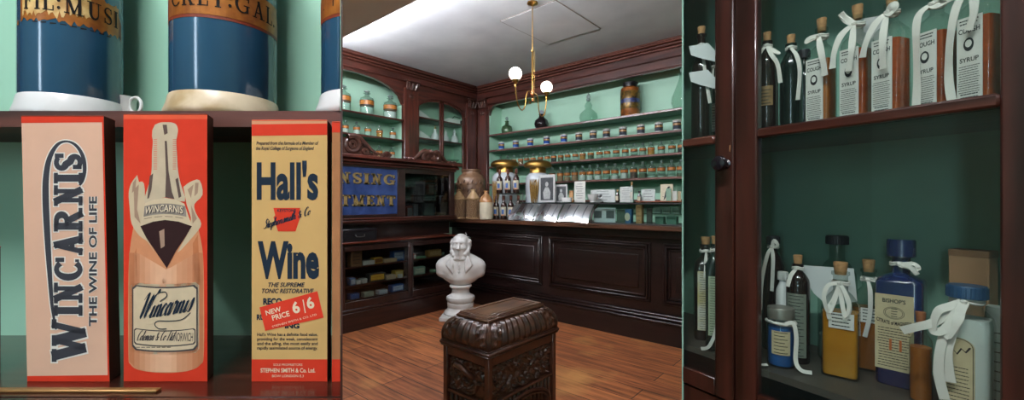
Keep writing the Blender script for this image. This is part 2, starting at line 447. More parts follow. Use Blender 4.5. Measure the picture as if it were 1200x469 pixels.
# floor: wide worn boards running along X
def floor_mat():
    m = bpy.data.materials.new('worn pine boards'); m.use_nodes = True; nt = m.node_tree; N = nt.nodes; L = nt.links; b = N['Principled BSDF']
    tc = N.new('ShaderNodeTexCoord')
    br = N.new('ShaderNodeTexBrick'); br.inputs['Scale'].default_value = 1; br.inputs['Brick Width'].default_value = 2.3
    br.inputs['Row Height'].default_value = .19; br.inputs['Mortar Size'].default_value = .0035; br.inputs['Mortar Smooth'].default_value = .1; br.offset = .37
    br.inputs['Color1'].default_value = lin('#a9683c'); br.inputs['Color2'].default_value = lin('#8d5230'); br.inputs['Mortar'].default_value = lin('#2a1710'); br.inputs['Bias'].default_value = 0
    L.new(tc.outputs['Object'], br.inputs['Vector'])
    mp = N.new('ShaderNodeMapping'); mp.inputs['Scale'].default_value = (.9, 11, 1); L.new(tc.outputs['Object'], mp.inputs['Vector'])
    n1 = N.new('ShaderNodeTexNoise'); n1.inputs['Scale'].default_value = 2.4; n1.inputs['Detail'].default_value = 8; n1.inputs['Roughness'].default_value = .65; L.new(mp.outputs[0], n1.inputs['Vector'])
    r1 = N.new('ShaderNodeValToRGB'); r1.color_ramp.elements[0].position = .33; r1.color_ramp.elements[0].color = (.30, .25, .22, 1); r1.color_ramp.elements[1].position = .66; r1.color_ramp.elements[1].color = (1.3, 1.22, 1.1, 1); L.new(n1.outputs['Fac'], r1.inputs['Fac'])
    mu = N.new('ShaderNodeMix'); mu.data_type = 'RGBA'; mu.blend_type = 'MULTIPLY'; mu.inputs['Factor'].default_value = 1
    L.new(br.outputs['Color'], mu.inputs['A']); L.new(r1.outputs['Color'], mu.inputs['B'])
    n2 = N.new('ShaderNodeTexNoise'); n2.inputs['Scale'].default_value = 1.7; n2.inputs['Detail'].default_value = 7; L.new(tc.outputs['Object'], n2.inputs['Vector'])
    r2 = N.new('ShaderNodeValToRGB'); r2.color_ramp.elements[0].position = .56; r2.color_ramp.elements[1].position = .72; L.new(n2.outputs['Fac'], r2.inputs['Fac'])
    m2 = N.new('ShaderNodeMix'); m2.data_type = 'RGBA'; L.new(mu.outputs['Result'], m2.inputs['A']); m2.inputs['B'].default_value = lin('#c08a4c')
    k = N.new('ShaderNodeMath'); k.operation = 'MULTIPLY'; k.inputs[1].default_value = .7; L.new(r2.outputs['Color'], k.inputs[0]); L.new(k.outputs[0], m2.inputs['Factor'])
    L.new(m2.outputs['Result'], b.inputs['Base Color']); b.inputs['Roughness'].default_value = .62
    bp = N.new('ShaderNodeBump'); bp.inputs['Strength'].default_value = .25; bp.inputs['Distance'].default_value = .004
    L.new(n1.outputs['Fac'], bp.inputs['Height']); L.new(bp.outputs['Normal'], b.inputs['Normal'])
    return m
XR, YF, ZC = 7.6, -8.6, 3.19
struct(MB().box(-.3, XR, YF, .3, -.1, 0).build('floor', floor_mat()))
struct(MB().box(-.4, XR+.1, YF-.1, .4, ZC, ZC+.1).build('ceiling', PLASTER))
struct(MB().box(-.4, -.3, YF, .4, 0, ZC).build('wall_left', GREEN))
struct(MB().box(-.3, XR, .3, .4, 0, ZC).build('wall_back', GREEN))
struct(MB().box(XR, XR+.1, YF, .4, 0, ZC).build('wall_right', PALE))
# shop front: wall with three tall openings
wins = [(5.0, 5.42)]
m = MB(); x = -.3
for a, b in wins: m.box(x, a, YF-.1, YF, 0, ZC); m.box(a, b, YF-.1, YF, 0, .7); m.box(a, b, YF-.1, YF, 2.85, ZC); x = b
m.box(x, XR, YF-.1, YF, 0, ZC); struct(m.build('wall_front', PALE))
PANE = glass('window glass', '#f4faf8')
for k, (a, b) in enumerate(wins):
    m = MB(); t = .045
    m.box(a, a+t, YF-.09, YF-.01, .7, 2.85); m.box(b-t, b, YF-.09, YF-.01, .7, 2.85); m.box(a+t, b-t, YF-.09, YF-.01, .7, .7+t); m.box(a+t, b-t, YF-.09, YF-.01, 2.85-t, 2.85)
    o = struct(m.build('window_%d' % (k+1), DKZ)); MB().box(a+t, b-t, YF-.052, YF-.048, .7+t, 2.85-t).build('window_pane', PANE, o)
# ceiling beam that hides the tube lamp, and the hatch in the plaster
struct(MB().box(-.3, XR, -3.47, -2.92, 2.86, ZC, .004).build('trim_1', BEAMP))
h = MB().box(2.02, 2.71, -1.655, -.82, ZC-.006, ZC, .002); h0 = thing('ceiling_hatch', 'square plastered hatch panel in the white ceiling beside the hanging lamp', 'hatch', (0, 0, 0))
h.build('hatch_panel', PLASTER, h0)
g = MB(); t = .007
for (a, b, c, d) in ((2.013, 2.72, -1.662, -1.655), (2.013, 2.72, -.82, -.813), (2.013, 2.02, -1.655, -.82), (2.71, 2.72, -1.655, -.82)): g.box(a, b, c, d, ZC-.004, ZC)
g.build('joint', mat('dark joint', '#8a7f76', rough=.9), h0)  # thin dark outline around the hatch panel

# ================================================================ lamps
def light(name, kind, loc, e, col='#ffffff', size=1, sy=None, rot=(0, 0, 0), spread=None):
    l = bpy.data.lights.new(name, kind); l.energy = e; l.color = lin(col)[:3]
    if kind == 'AREA':
        l.shape = 'RECTANGLE'; l.size = size; l.size_y = sy or size
        if spread: l.spread = spread
    else: l.shadow_soft_size = size
    o = bpy.data.objects.new(name, l); COL.objects.link(o); o.location = loc; o.rotation_euler = rot; return o
TUBE = mat('lit tube', '#f3f6ff', emit=175)
METALW = mat('white enamel', '#e2e2de', rough=.4)
def batten(x0, x1, y, z, label, mt=TUBE):
    t = thing('ceiling_light', label, 'light', ((x0+x1)/2, y, z), 0)
    L = (x1-x0)/2; MB().box(-L, L, -.022, .022, .02, .06, .004).box(-L*.6, -L*.6+.03, -.015, .015, .06, ZC-z).box(L*.6-.03, L*.6, -.015, .015, .06, ZC-z).build('housing', METALW, t)
    m = MB(); m.M = Matrix.Rotation(pi/2, 4, 'Y'); m.lathe([(.013, -L+.02), (.013, L-.02)], seg=10); m.build('tube', mt, t)
    return t
batten(.2, 4.0, -2.86, 2.96, 'long tube light behind the ceiling beam over the shop floor')
TUBE2 = mat('lit tube front', '#fbfaff', emit=430)
c = cw(-.42, -.50, 0); batten(c.x-.65, c.x+.65, c.y, 2.93, 'short tube light on the ceiling in front of the wooden shelf of jars', TUBE2)
# daylight through the shop front
for k, (a, b) in enumerate(wins):
    light('daylight_%d' % (k+1), 'AREA', ((a+b)/2, YF-.25, 1.8), (34,)[k], '#dbe8ff', b-a, 2.1, (-pi/2, 0, pi)).rotation_euler = (pi/2, 0, 0)
# gas-style hanging lamp with two globes
lamp = thing('hanging_lamp', 'brass two-armed hanging lamp with round white lit globes', 'lamp', (2.52, -1.762, ZC))
MB().lathe([(.0, 0), (.05, 0), (.052, -.012), (.03, -.022), (.014, -.03), (.0, -.03)][::-1], seg=20).build('ceiling_rose', BRASS, lamp)
m = MB().lathe([(0, -.84), (.007, -.84), (.007, -.47), (.011, -.465), (.011, -.45), (.0042, -.445), (.0042, -.03), (0, -.03)], seg=10); m.build('rod', BRASS, lamp)
COP = mat('copper', '#c77b4e', rough=.3, metal=1)
MB().lathe([(0, -.93), (.006, -.93), (.008, -.915), (.004, -.9), (.017, -.885), (.021, -.86), (.014, -.835), (.01, -.82), (0, -.82)], seg=16).build('knuckle', COP, lamp)
m = MB(); m.tube([(.012, .012, -.95 + .0), (.012, .012, -.44)], .0015, 6); m.build('pull_rod', BRASS, lamp)
m = MB().lathe([(0, -.957), (.008, -.95), (.01, -.943), (.006, -.936), (0, -.934)], c=(-.018, -.016, 0), seg=12); m.build('gas_tap', BRASS, lamp)
GLOBE = mat('lit opal globe', '#fff3e2', emit=5)
for sgn, q in ((-1, atD(604, 87, 3.80)), (1, atD(640.5, 103, 4.24))):
    d = Vector((q.x-2.52, q.y+1.762, 0)); D = d.length; e = d/D; zg = q.z-ZC if False else 2.452-ZC
    P = [(0.0, -.86), (.05*D/.2, -.852), (.075*D/.2, -.9), (.09*D/.2, -1.0), (.125*D/.2, -1.045), (.17*D/.2, -1.01), (.19*D/.2, -.93), (D, -.855)]
    a = MB().tube(spline([(e.x*r, e.y*r, z) for r, z in P], 6), .0055, 8)
    o = a.build('arm', BRASS, lamp)
    k = MB().lathe([(0, -.86), (.009, -.86), (.012, -.84), (.008, -.83), (.02, -.815), (.03, -.80), (.032, -.79), (0, -.79)], c=(e.x*D, e.y*D, 0), seg=16); k.build('gallery', BRASS, lamp)
    k = MB().lathe([(.0, -.055)] + [(.058*cos(a), .058*sin(a)) for a in np.linspace(-1.2, 1.2, 12)] + [(0, .055)], c=(e.x*D, e.y*D, zg), seg=24); k.build('globe', GLOBE, lamp)
# ================================================================ fitted shelving on the two walls
ON = lambda ax: (lambda a, b, d: (d, a, b)) if ax == 'X' else (lambda a, b, d: (a, d, b))
def capital(mb, fn, c, z0, z1, w, d):
    """fn(a,z,depth out) ; scrolled capital around centre c"""
    for s in (-1, 1):
        P = [(c + s*(w*.36 + .018*cos(t)*(1-t/14)), z1 - .045 + .026*sin(t)*(1-t/14)) for t in np.linspace(-1.5, 9.5, 26)]
        mb.tube([fn(a, z, d*.8) for a, z in P], [.011*(1-.5*i/25) for i in range(26)], 6)
    for k in (-1, 0, 1):
        P = [(c + k*w*.22, z0 + .01, d*.4), (c + k*w*.26, (z0+z1)/2, d*.75), (c + k*w*.32, z1-.04, d*1.15), (c + k*w*.34, z1-.055, d*1.3)]
        mb.tube([fn(*p) for p in P], [.014, .02, .016, .006], 7)
    lo = fn(c-w*.5, z1-.022, 0); hi = fn(c+w*.5, z1, d*1.3); mb.box(lo[0], hi[0], lo[1], hi[1], lo[2], hi[2], .004)
    lo = fn(c-w*.4, z0, 0); hi = fn(c+w*.4, z1-.022, d*.5); mb.box(lo[0], hi[0], lo[1], hi[1], lo[2], hi[2], .004)
def rosette(mb, fn, c, z, r):
    mb.tube([fn(c + r*cos(t), z + r*sin(t), .004) for t in np.linspace(0, 2*pi, 20, endpoint=False)], r*.28, 6, closed=True)
    lo = fn(c-r*.5, z-r*.5, 0); hi = fn(c+r*.5, z+r*.5, .012); mb.box(lo[0], hi[0], lo[1], hi[1], lo[2], hi[2], .004)
fB = lambda a, z, d: (a, -d, z)          # back wall: a = X, out of the wall = -Y
fL = lambda a, z, d: (d, a, z)           # left wall: a = Y, out of the wall = +X
def frieze(mb, fn, a0, a1, ztop, o0, o1, zo, rise, rc, d0=-.05, d1=0.):
    """board from a0..a1 with an arched opening o0..o1 (springing zo, rise)"""
    P = [(a0, ztop), (a0, zo-.0), (o0, zo)]
    for t in np.linspace(0, 1, 25)[1:-1]:
        a = o0 + (o1-o0)*t; e = min(t, 1-t)*(o1-o0)
        z = zo + (rise*math.sqrt(max(0, 1-(1-e/rc)**2)) if e < rc else rise)
        P.append((a, z))
    P += [(o1, zo), (a1, zo), (a1, ztop)]
    mb.prism(P, fn, d0, d1)
# ---- back wall
S = thing('wall_shelving', 'long dark wood wall shelving with rows of bottles behind the counter', 'shelving', (0, 0, 0))
XE = 6.6
m = MB(); arcs = [(0.03, ZC-.0), ]
P = [(0.0, ZC), (0.0, 2.70), (.27, 2.70)] + [(.27 + .16*(1-cos(t)), 2.70 + .155*sin(t)) for t in np.linspace(.1, pi/2, 8)] + [(XE, 2.855), (XE, ZC)]
m.prism(P, fB, -.05, 0.); m.build('frieze', MAHX, S)
m = MB(); m.box(.03, XE, -.022, 0, 2.975, 2.995, .006); m.box(.03, XE, -.014, 0, 2.87, 2.885, .005)
m.build('bead', MAHX, S)
m = MB()
for (d, z0, z1) in ((.03, 3.08, 3.11), (.055, 3.11, 3.14), (.085, 3.14, 3.165), (.075, 3.165, 3.19)): m.box(d*.98, XE, -d, 0, z0, z1, .008)
m.build('cornice', wood('cornice wood', '#6b3d30', '#43221a', 'X'), S)
m = MB().box(.05, .25, -.028, 0, .0, 2.97, .006); m.build('pilaster', MAHZ, S)
m = MB(); capital(m, lambda a, z, d: fB(a, z, d+.028), .15, 2.82, 2.965, .2, .04); m.build('capital', CARVE, S)
m = MB(); rosette(m, lambda a, z, d: fB(a, z, d+.028), .15, 2.745, .032); m.build('rosette', CARVE, S)
MB().box(0, .262, .0, .02, 0, 2.70).build('end_panel', MAHZ, S)
MB().box(.262, .27, .02, .3, 0, 2.86).build('side_panel', GREEN, S)
SHZ = [2.386, 2.137, 1.878, 1.602, 1.34]
for z in SHZ: 
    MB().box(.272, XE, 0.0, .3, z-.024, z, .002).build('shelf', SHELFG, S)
    o = MB().box(.272, XE, -.012, 0.0, z-.026, z+.002, .004).build('shelf_edge', EDGE, S)
# ---- left wall
S2 = thing('wall_shelving', 'dark wood wall shelving with tall jars on left wall above the dispensary screen', 'shelving', (0, 0, 0))
m = MB(); frieze(m, fL, -4.6, -1.31, ZC, -2.86, -1.44, 2.67, .28, .71); m.build('frieze', MAHY, S2)
m = MB(); frieze(m, fL, -1.31, .0, ZC, -1.18, -.27, 2.665, .175, .42); m.build('frieze', MAHY, S2)
m = MB(); m.box(0, .022, -4.6, -.03, 2.985, 3.005, .006); m.build('bead', MAHY, S2)
m = MB()
for (d, z0, z1) in ((.03, 3.08, 3.11), (.055, 3.11, 3.14), (.085, 3.14, 3.165), (.075, 3.165, 3.19)): m.box(0, d, -4.6, -d, z0, z1, .008)
m.build('cornice', wood('cornice wood Y', '#5e3226', '#3d1d15', 'Y'), S2)
for a0, a1 in ((-1.43, -1.195), (-.25, -.03)):
    c = (a0+a1)/2; MB().box(-.05, .028, a0, a1, .0, 2.9, .006).build('pilaster', MAHZ, S2)
    m = MB(); capital(m, lambda a, z, d: fL(a, z, d+.028), c, 2.875 if a0 < -1 else 2.82, 3.01 if a0 < -1 else 2.965, a1-a0, .04); m.build('capital', CARVE, S2)
    m = MB(); rosette(m, lambda a, z, d: fL(a, z, d+.028), c, 2.79 if a0 < -1 else 2.745, .035); m.build('rosette', CARVE, S2)
for (y0, y1) in ((-1.43, -1.195), (-.25, -.001)): MB().box(-.3, -.05, y0+.004, y1-.004, 0, 2.66 if y1 > -1 else 2.66).build('side_panel', GREEN, S2)
LZ = [2.452, 2.172, 1.90]
for z in LZ:
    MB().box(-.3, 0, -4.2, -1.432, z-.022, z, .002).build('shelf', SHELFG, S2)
    MB().box(0.0, .012, -4.2, -1.432, z-.024, z+.002, .004).build('shelf_edge', MAHY, S2)
# ---- glazed corner cabinet between the two pilasters
G = thing('glazed_cabinet', 'glass-fronted corner wall cupboard with two arched doors and white jars inside', 'cabinet', (0, 0, 0))
GZ = [2.545, 2.245, 1.93, 1.62]
for z in GZ: MB().box(-.3, -.055, -1.19, -.255, z-.02, z, .002).build('shelf', mat('green black shelf', '#3c5a4c', rough=.5, var=.2), G)
def arch_z(y):
    t = min(y+1.18, -.27-y); return 2.665 + .175*math.sqrt(max(0, 1-(1-min(t, .42)/.42)**2))
PANEC = glass('cabinet glass', '#f4f9f6', dirt_haze=.01)
for (a, b) in ((-1.178, -.735), (-.715, -.272)):
    m = MB(); t = .028
    m.box(-.045, -.015, a, a+t, 1.3, arch_z(a+t*1.2)-.004, .003); m.box(-.045, -.015, b-t, b, 1.3, arch_z(b-t*1.2)-.004, .003)
    m.box(-.045, -.015, a+t, b-t, 1.3, 1.36, .003)
    ys = np.linspace(a+.004, b-.004, 15); P = [(y, arch_z(y)-.003) for y in ys] + [(y, arch_z(y)-.034) for y in ys[::-1]]
    m.prism(P, fL, -.045, -.015); d = m.build('door', MAHZ, G)
    for z in GZ[:3]: MB().box(-.042, -.02, a+t, b-t, z-.014, z+.004, .002).build('glazing_bar', MAHY, d)
    P = [(a+t, 1.36), (b-t, 1.36)] + [(y, arch_z(y)-.03) for y in np.linspace(b-t, a+t, 13)]
    MB().prism(P, fL, -.032, -.029).build('door_pane', PANEC, d)

# ================================================================ dispensary screen
D = thing('dispensary_screen', 'carved dark wood dispensary screen with blue and gold sign and glass case', 'screen', (0, 0, 0))
Y0, Y1 = -3.62, -1.245
m = MB()
m.box(.42, .85, Y0, -3.5, .905, 1.72, .004); m.box(.78, .85, -2.106, -2.0, 1.08, 1.72, .004); m.box(.78, .85, -1.33, Y1, 1.08, 1.72, .004)
m.box(.78, .85, -3.5, -2.106, 1.678, 1.72, .003); m.box(.78, .85, -3.5, -2.106, 1.08, 1.177, .004); m.box(.78, .85, -2.0, -1.33, 1.646, 1.72, .003); m.box(.78, .85, -2.0, -1.33, 1.08, 1.145, .004)
m.build('frame', DKY, D)
m = MB(); m.box(.42, .72, -3.5, Y1+.02, .905, 1.08); m.box(.42, .86, -3.5, Y1+.03, 1.075, 1.09, .003); m.box(.42, .44, -3.5, Y1, 1.09, 1.72); m.box(.44, .78, -2.09, -2.05, 1.09, 1.72); m.box(.44, .78, Y1, Y1+.02, 1.09, 1.72); m.box(.42, .78, -3.5, Y1+.02, 1.70, 1.72)
m.build('case_body', DKY, D)
m = MB(); m.box(.855, .875, Y0, Y1+.02, 1.092, 1.118, .006); m.box(.85, .868, Y0, Y1+.015, 1.125, 1.14, .004); m.build('lower_moulding', MAHY, D)
m = MB()
for (d, z0, z1) in ((.02, 1.70, 1.725), (.05, 1.725, 1.75), (.04, 1.75, 1.765), (.085, 1.765, 1.80)): m.box(.42, .85+d, Y0-d, Y1+d*.8, z0, z1, .007)
m.build('cornice', wood('screen cornice', '#5a261c', '#341510', 'Y'), D)
SIGN = mat('blue smalt sign', '#1d3060', rough=.35, col2='#33487c', scale=9, spec=.6, detail=8)
m = MB().box(.80, .842, -3.5, -2.106, 1.177, 1.678); sg = m.build('sign_panel', SIGN, D, label='blue sign with gilt letters')
GL = mat('gilt letter', '#a08850', rough=.5, metal=.1, var=.35, scale=40); GD = mat('letter shade', '#1b1b22', rough=.5)
def fS(dx, dy, d): return lambda x, y: (.842 + d, x + dx, y + dy)
for nm, mt, off, dd in (('letter_shading', GD, (.009, -.009), .001), ('lettering', GL, (0, 0), .002)):
    m = MB()
    kw = dict(T=.24, t=.13, s=.13, e=.07, gap=.12)
    put_serif(m, 'DISPENSING', fS(*off, dd), -3.463, 1.505, .115, 1.33, **kw); m.build(nm, mt, sg); m = MB()
    put_serif(m, 'DEPARTMENT', fS(*off, dd), -3.463, 1.270, .115, 1.33, **kw)
    m.build(nm, mt, sg)
DARKG = glass('dark case glass', '#b9c2c4', ior=1.5)
MB().box(.826, .83, -2.0, -1.33, 1.145, 1.646).build('case_pane', DARKG, D)
MB().box(.46, .80, -2.05, Y1, 1.39, 1.402).build('case_shelf', DKY, D)
def crest(sc, c, zb, spans, X, scale=1.):
    m = MB()
    for s in (-1, 1):
        for (cy, cz, r, body) in spans:
            P = [(cy + r*(1-.06*t)*cos(2.2-t) , cz + r*(1-.06*t)*sin(2.2-t)) for t in np.linspace(12, 0, 40)]
            P = P + body; n = len(P)
            wd = [.012+.022*min(1, i/30) if i < 40 else .034*(1-.65*(i-40)/max(1, n-41)) for i in range(n)]
            m.tube([(X + .012*cos(i*.15), c + s*a, zb + b) for i, (a, b) in enumerate(P)], wd, 8)
            m.lathe([(0, -.0), (r*.34, .0), (r*.3, .018), (0, .03)], seg=12) if False else None
    return m
# large crest over the sign (scrolls mirrored about its centre)
m = crest(1, -2.80, 1.80, [(.165, .115, .088, [(.19, .205), (.25, .185), (.31, .14), (.38, .08), (.45, .045), (.52, .035)])], .80)
m.prism([(-3.3, 1.80), (-2.3, 1.80), (-2.42, 1.86), (-2.53, 1.95), (-2.62, 2.0), (-2.72, 1.98), (-2.8, 2.06), (-2.88, 1.98), (-2.98, 2.0), (-3.07, 1.95), (-3.18, 1.86)], fL, .77, .795)
for s in (-1, 1):
    for k, (a, b, r) in enumerate(((.165, .115, .04), (.315, .055, .03), (.43, .03, .022))):
        for q in (1., .55): m.tube([(.815, -2.80 + s*(a + r*q*cos(t)), 1.80 + b + r*q*sin(t)) for t in np.linspace(0, 2*pi, 14, endpoint=False)], .012, 6, closed=True)
    for k in range(6):
        t = k/5; cy = .50 + .10*t; m.tube([(.81, -2.80 + s*cy, 1.81), (.83, -2.80 + s*(cy + .02), 1.835 + .035*sin(3*t)), (.81, -2.80 + s*(cy+.035), 1.85 + .03*sin(3*t))], [.012, .016, .005], 6)
m.build('crest', CARVE, D)
# small crest over the glass case
m = crest(1, -1.60, 1.80, [(.075, .07, .05, [(.09, .13), (.14, .11), (.19, .07), (.24, .03), (.28, .02)])], .80)
m.prism([(-1.85, 1.80), (-1.35, 1.80), (-1.45, 1.86), (-1.52, 1.93), (-1.6, 1.965), (-1.68, 1.93), (-1.75, 1.86)], fL, .775, .795)
for k in range(-3, 4): m.tube([(.80, -1.60 + k*.008, 1.86), (.825, -1.60 + k*.018, 1.92), (.815, -1.60 + k*.026, 1.955 - abs(k)*.006)], [.008, .012, .004], 6)
for s in (-1, 1):
    for q in (.03, .016): m.tube([(.815, -1.60 + s*(.075 + q*cos(t)), 1.87 + q*sin(t)) for t in np.linspace(0, 2*pi, 12, endpoint=False)], .009, 6, closed=True)
    for k in range(5): 
        cy = .26 + .03*k; m.tube([(.81, -1.60+s*cy, 1.805), (.83, -1.60+s*(cy+.012), 1.825+.008*(k % 2)), (.81, -1.60+s*(cy+.022), 1.84)], [.012, .014, .004], 6)
m.build('crest', CARVE, D)

# ================================================================ low display cabinet
K = thing('display_cabinet', 'low dark wood display cabinet with packets behind two glass doors', 'cabinet', (0, 0, 0))
YA, YB = -3.62, -1.345
m = MB(); m.box(.35, .37, YA, YB, 0, .885); m.box(.37, .96, YB-.02, YB, 0, .885, .003); m.box(.37, .96, YA, YA+.02, 0, .885, .003)
m.box(.37, .93, YA+.02, YB-.02, .0, .27); m.box(.37, .94, YA+.02, YB-.02, .83, .885); m.box(.37, .93, -2.005, -1.993, .27, .83)
m.build('carcass', DKY, K)
m = MB().box(.33, .985, YA-.02, YB+.02, .885, .905, .006); m.build('ledge', wood('ledge wood', '#6d3323', '#43190f', 'Y', rough=.25), K)
m = MB().box(.94, .972, YA, YB, .0, .19, .004).box(.94, .966, YA, YB, .19, .225, .008); m.build('plinth', DKY, K)
for z in (.64, .45, .30): MB().box(.37, .90, YA+.02, YB-.02, z-.014, z, .002).build('shelf', MAHY, K)
DP = glass('door glass', '#dfe3e2', ior=1.45)
for a, b in ((-2.83, -1.999), (-1.999, YB), (-3.60, -2.83)):
    m = MB(); t = .038 if b < -1.5 else .03
    m.box(.93, .96, a+.002, a+t, .228, .86, .003); m.box(.93, .96, b-t, b-.002, .228, .86, .003); m.box(.93, .96, a+t, b-t, .228, .30, .003); m.box(.93, .96, a+t, b-t, .81, .86, .003)
    d = m.build('door', DKZ, K); MB().box(.943, .946, a+t, b-t, .30, .81).build('door_pane', DP, d)

# ================================================================ counter
Q = thing('shop_counter', 'long dark panelled shop counter with worn wooden top across the back of the room', 'counter', (0, 0, 0))
CX0, CX1 = .52, 6.4; CT = 1.092
m = MB().box(CX0, CX1, -1.135, -.42, 1.045, CT, .006); m.build('counter_top', wood('counter edge', '#5a3826', '#35200f', 'X', rough=.4), Q)
m = MB().box(CX0+.02, CX1, -1.02, -.48, 0, 1.045); m.box(CX0+.02, CX1, -1.07, -1.02, .97, 1.045, .006); m.build('counter_body', DKX, Q)
m = MB().box(.965, CX1, -1.072, -1.02, 0, .19, .004).box(.965, CX1, -1.085, -1.02, .19, .215, .006).box(.965, CX1, -1.06, -1.02, .215, .245, .01).box(.965, CX1, -1.05, -1.02, .245, .27, .008)
m.build('plinth', DKX, Q)
for a, b in ((.82, 2.09), (2.18, 3.36), (3.48, 4.75), (4.87, 6.2)):
    m = MB(); z0, z1 = .36, .925
    for (i, d) in ((0, .018), (.022, .028), (.05, .012)):
        t = .02
        m.box(a+i, b-i, -1.02-d, -1.02, z0+i, z0+i+t, .006); m.box(a+i, b-i, -1.02-d, -1.02, z1-i-t, z1-i, .006)
        m.box(a+i, a+i+t, -1.02-d, -1.02, z0+i, z1-i, .006); m.box(b-i-t, b-i, -1.02-d, -1.02, z0+i, z1-i, .006)
    m.box(a+.12, b-.12, -1.032, -1.02, z0+.12, z1-.12, .01)
    m.build('panel', DKX, Q)
# ================================================================ bottles and jars in the shop
CG = glass('bottle glass', '#e2efe8', ior=1.5, dirt_haze=.09); CGG = glass('green bottle glass', '#5f8a64', ior=1.5)  # pale haze painted into the clear glass so its bodies show
STOP = mat('glass stopper', '#8fa39b', rough=.15, var=.3, scale=60)
LAB = mat('gold label', '#b5702a', rough=.45, var=.35, scale=90); LABD = mat('label border', '#3a2014', rough=.5)
CONT = {'white': mat('white powder', '#dcdedd', rough=.9), 'amber': mat('amber liquid', '#d08a1c', rough=.25), 'dark': mat('dark liquid', '#1f1d20', rough=.2),
        'peach': mat('tan powder', '#b98a64', rough=.9, var=.3, scale=90), 'brown': mat('brown liquid', '#4a2a16', rough=.3), 'moss': mat('dried herb', '#59704a', rough=.9, var=.5, scale=120),
        'pale': mat('pale crystals', '#b7d2c4', rough=.8, var=.2, scale=90)}
def apothecary(h, r, cont, fill, label, group):
    t = thing('apothecary_bottle', label, 'bottle', (0, 0, 0), 0, group)
    MB().lathe([(r*.9, 0), (r, h*.02), (r, h*.60), (r*.93, h*.68), (r*.45, h*.75), (r*.34, h*.79), (r*.34, h*.85), (r*.52, h*.865), (r*.52, h*.885), (r*.3, h*.885)], seg=18).build('bottle_body', CG, t)
    MB().lathe([(r*.25, h*.84), (r*.3, h*.89), (r*.2, h*.905), (r*.42, h*.94), (r*.42, h*.965), (r*.2, h), (0, h)], seg=12).build('stopper', STOP, t)
    MB().lathe([(r*1.02, h*.38, 0), (r*1.03, h*.41, 1), (r*1.03, h*.56, 0), (r*1.02, h*.59, 1)], seg=18).build('label_band', [LAB, LABD], t) if False else \
    MB().lathe([(r*1.0, h*.375), (r*1.035, h*.376), (r*1.035, h*.40, 1), (r*1.035, h*.56, 0), (r*1.035, h*.585, 1), (r*1.0, h*.586, 1)], seg=18).build('label_band', [LAB, LABD], t)
    if cont: MB().lathe([(0, h*.012), (r*.86, h*.013), (r*.92, h*.04), (r*.92, h*fill), (0, h*fill)], seg=18).build('contents', CONT[cont], t)
    return t
ORD = 'first second third fourth fifth sixth seventh eighth ninth tenth eleventh twelfth thirteenth fourteenth fifteenth sixteenth seventeenth eighteenth nineteenth twentieth twenty-first twenty-second twenty-third twenty-fourth twenty-fifth twenty-sixth'.split()
CN = {None: 'empty clear', 'white': 'white-filled', 'amber': 'amber-filled', 'dark': 'dark', 'peach': 'tan-filled', 'brown': 'brown-filled', 'moss': 'herb-filled', 'pale': 'pale-filled'}
PROTO = {}
def put_bottle(h, r, cont, fill, loc, label, group):
    k = (h, r, cont, fill)
    if k not in PROTO:
        PROTO[k] = apothecary(h, r, cont, fill, label, group); PROTO[k].location = loc; return PROTO[k]
    return dup(PROTO[k], loc, random.uniform(0, 6), label, group)
row3 = [(586.5, None), (594.7, None), (602, None), (610.2, 'peach'), (617.2, None), (624.7, None), (633.4, None), (641.2, None), (648.9, 'dark'), (657.1, 'moss'), (665.1, None), (674.5, 'pale'),
        (682.8, 'amber'), (692.3, 'moss'), (702.7, 'pale'), (711.5, None), (722.3, None), (732.8, 'pale'), (743, 'brown2'), (753.3, 'pale'), (763, 'amber2'), (775, 'pale'), (787.5, 'pale'), (798.5, 'dark')]
for i, (px, c) in enumerate(row3):
    p = atY(px, 190, .11); fill = {'dark': .62, 'amber': .4, 'amber2': .42, 'brown2': .14, 'pale': .3, 'moss': .35, 'peach': .55}.get(c, .3); c = c.rstrip('2') if c else None
    put_bottle(.165, .042, c, fill, (p.x, p.y, SHZ[2]+.001), '%s gold-banded bottle, %s from the left on the third back-wall shelf' % (CN[c], ORD[i]), 'bottles on the third back-wall shelf')
row4 = [(647.2, None), (656.6, 'peach'), (664.8, 'peach2'), (673.6, 'peach'), (682.7, 'white'), (691.4, 'white2'), (700.6, 'white2'), (710.7, 'pale'), (720.6, 'white3'), (731.5, 'white'), (742.6, 'brown'), (753.3, 'moss'), (764, 'pale'), (775.1, 'pale'), (786.9, 'pale'), (798, 'moss2')]
for i, (px, c) in enumerate(row4):
    p = atY(px, 210, .11); fill = {'white': .40, 'white2': .3, 'white3': .25, 'peach': .5, 'peach2': .3, 'pale': .12, 'brown': .55, 'moss': .3, 'moss2': .2}.get(c, .2); c = c.rstrip('23') if c else None
    put_bottle(.208, .047, c, fill, (p.x, p.y, SHZ[3]+.001), '%s gold-banded bottle, %s from the left on the lowest open back-wall shelf' % (CN[c], ORD[i]), 'bottles on the lowest open back-wall shelf')
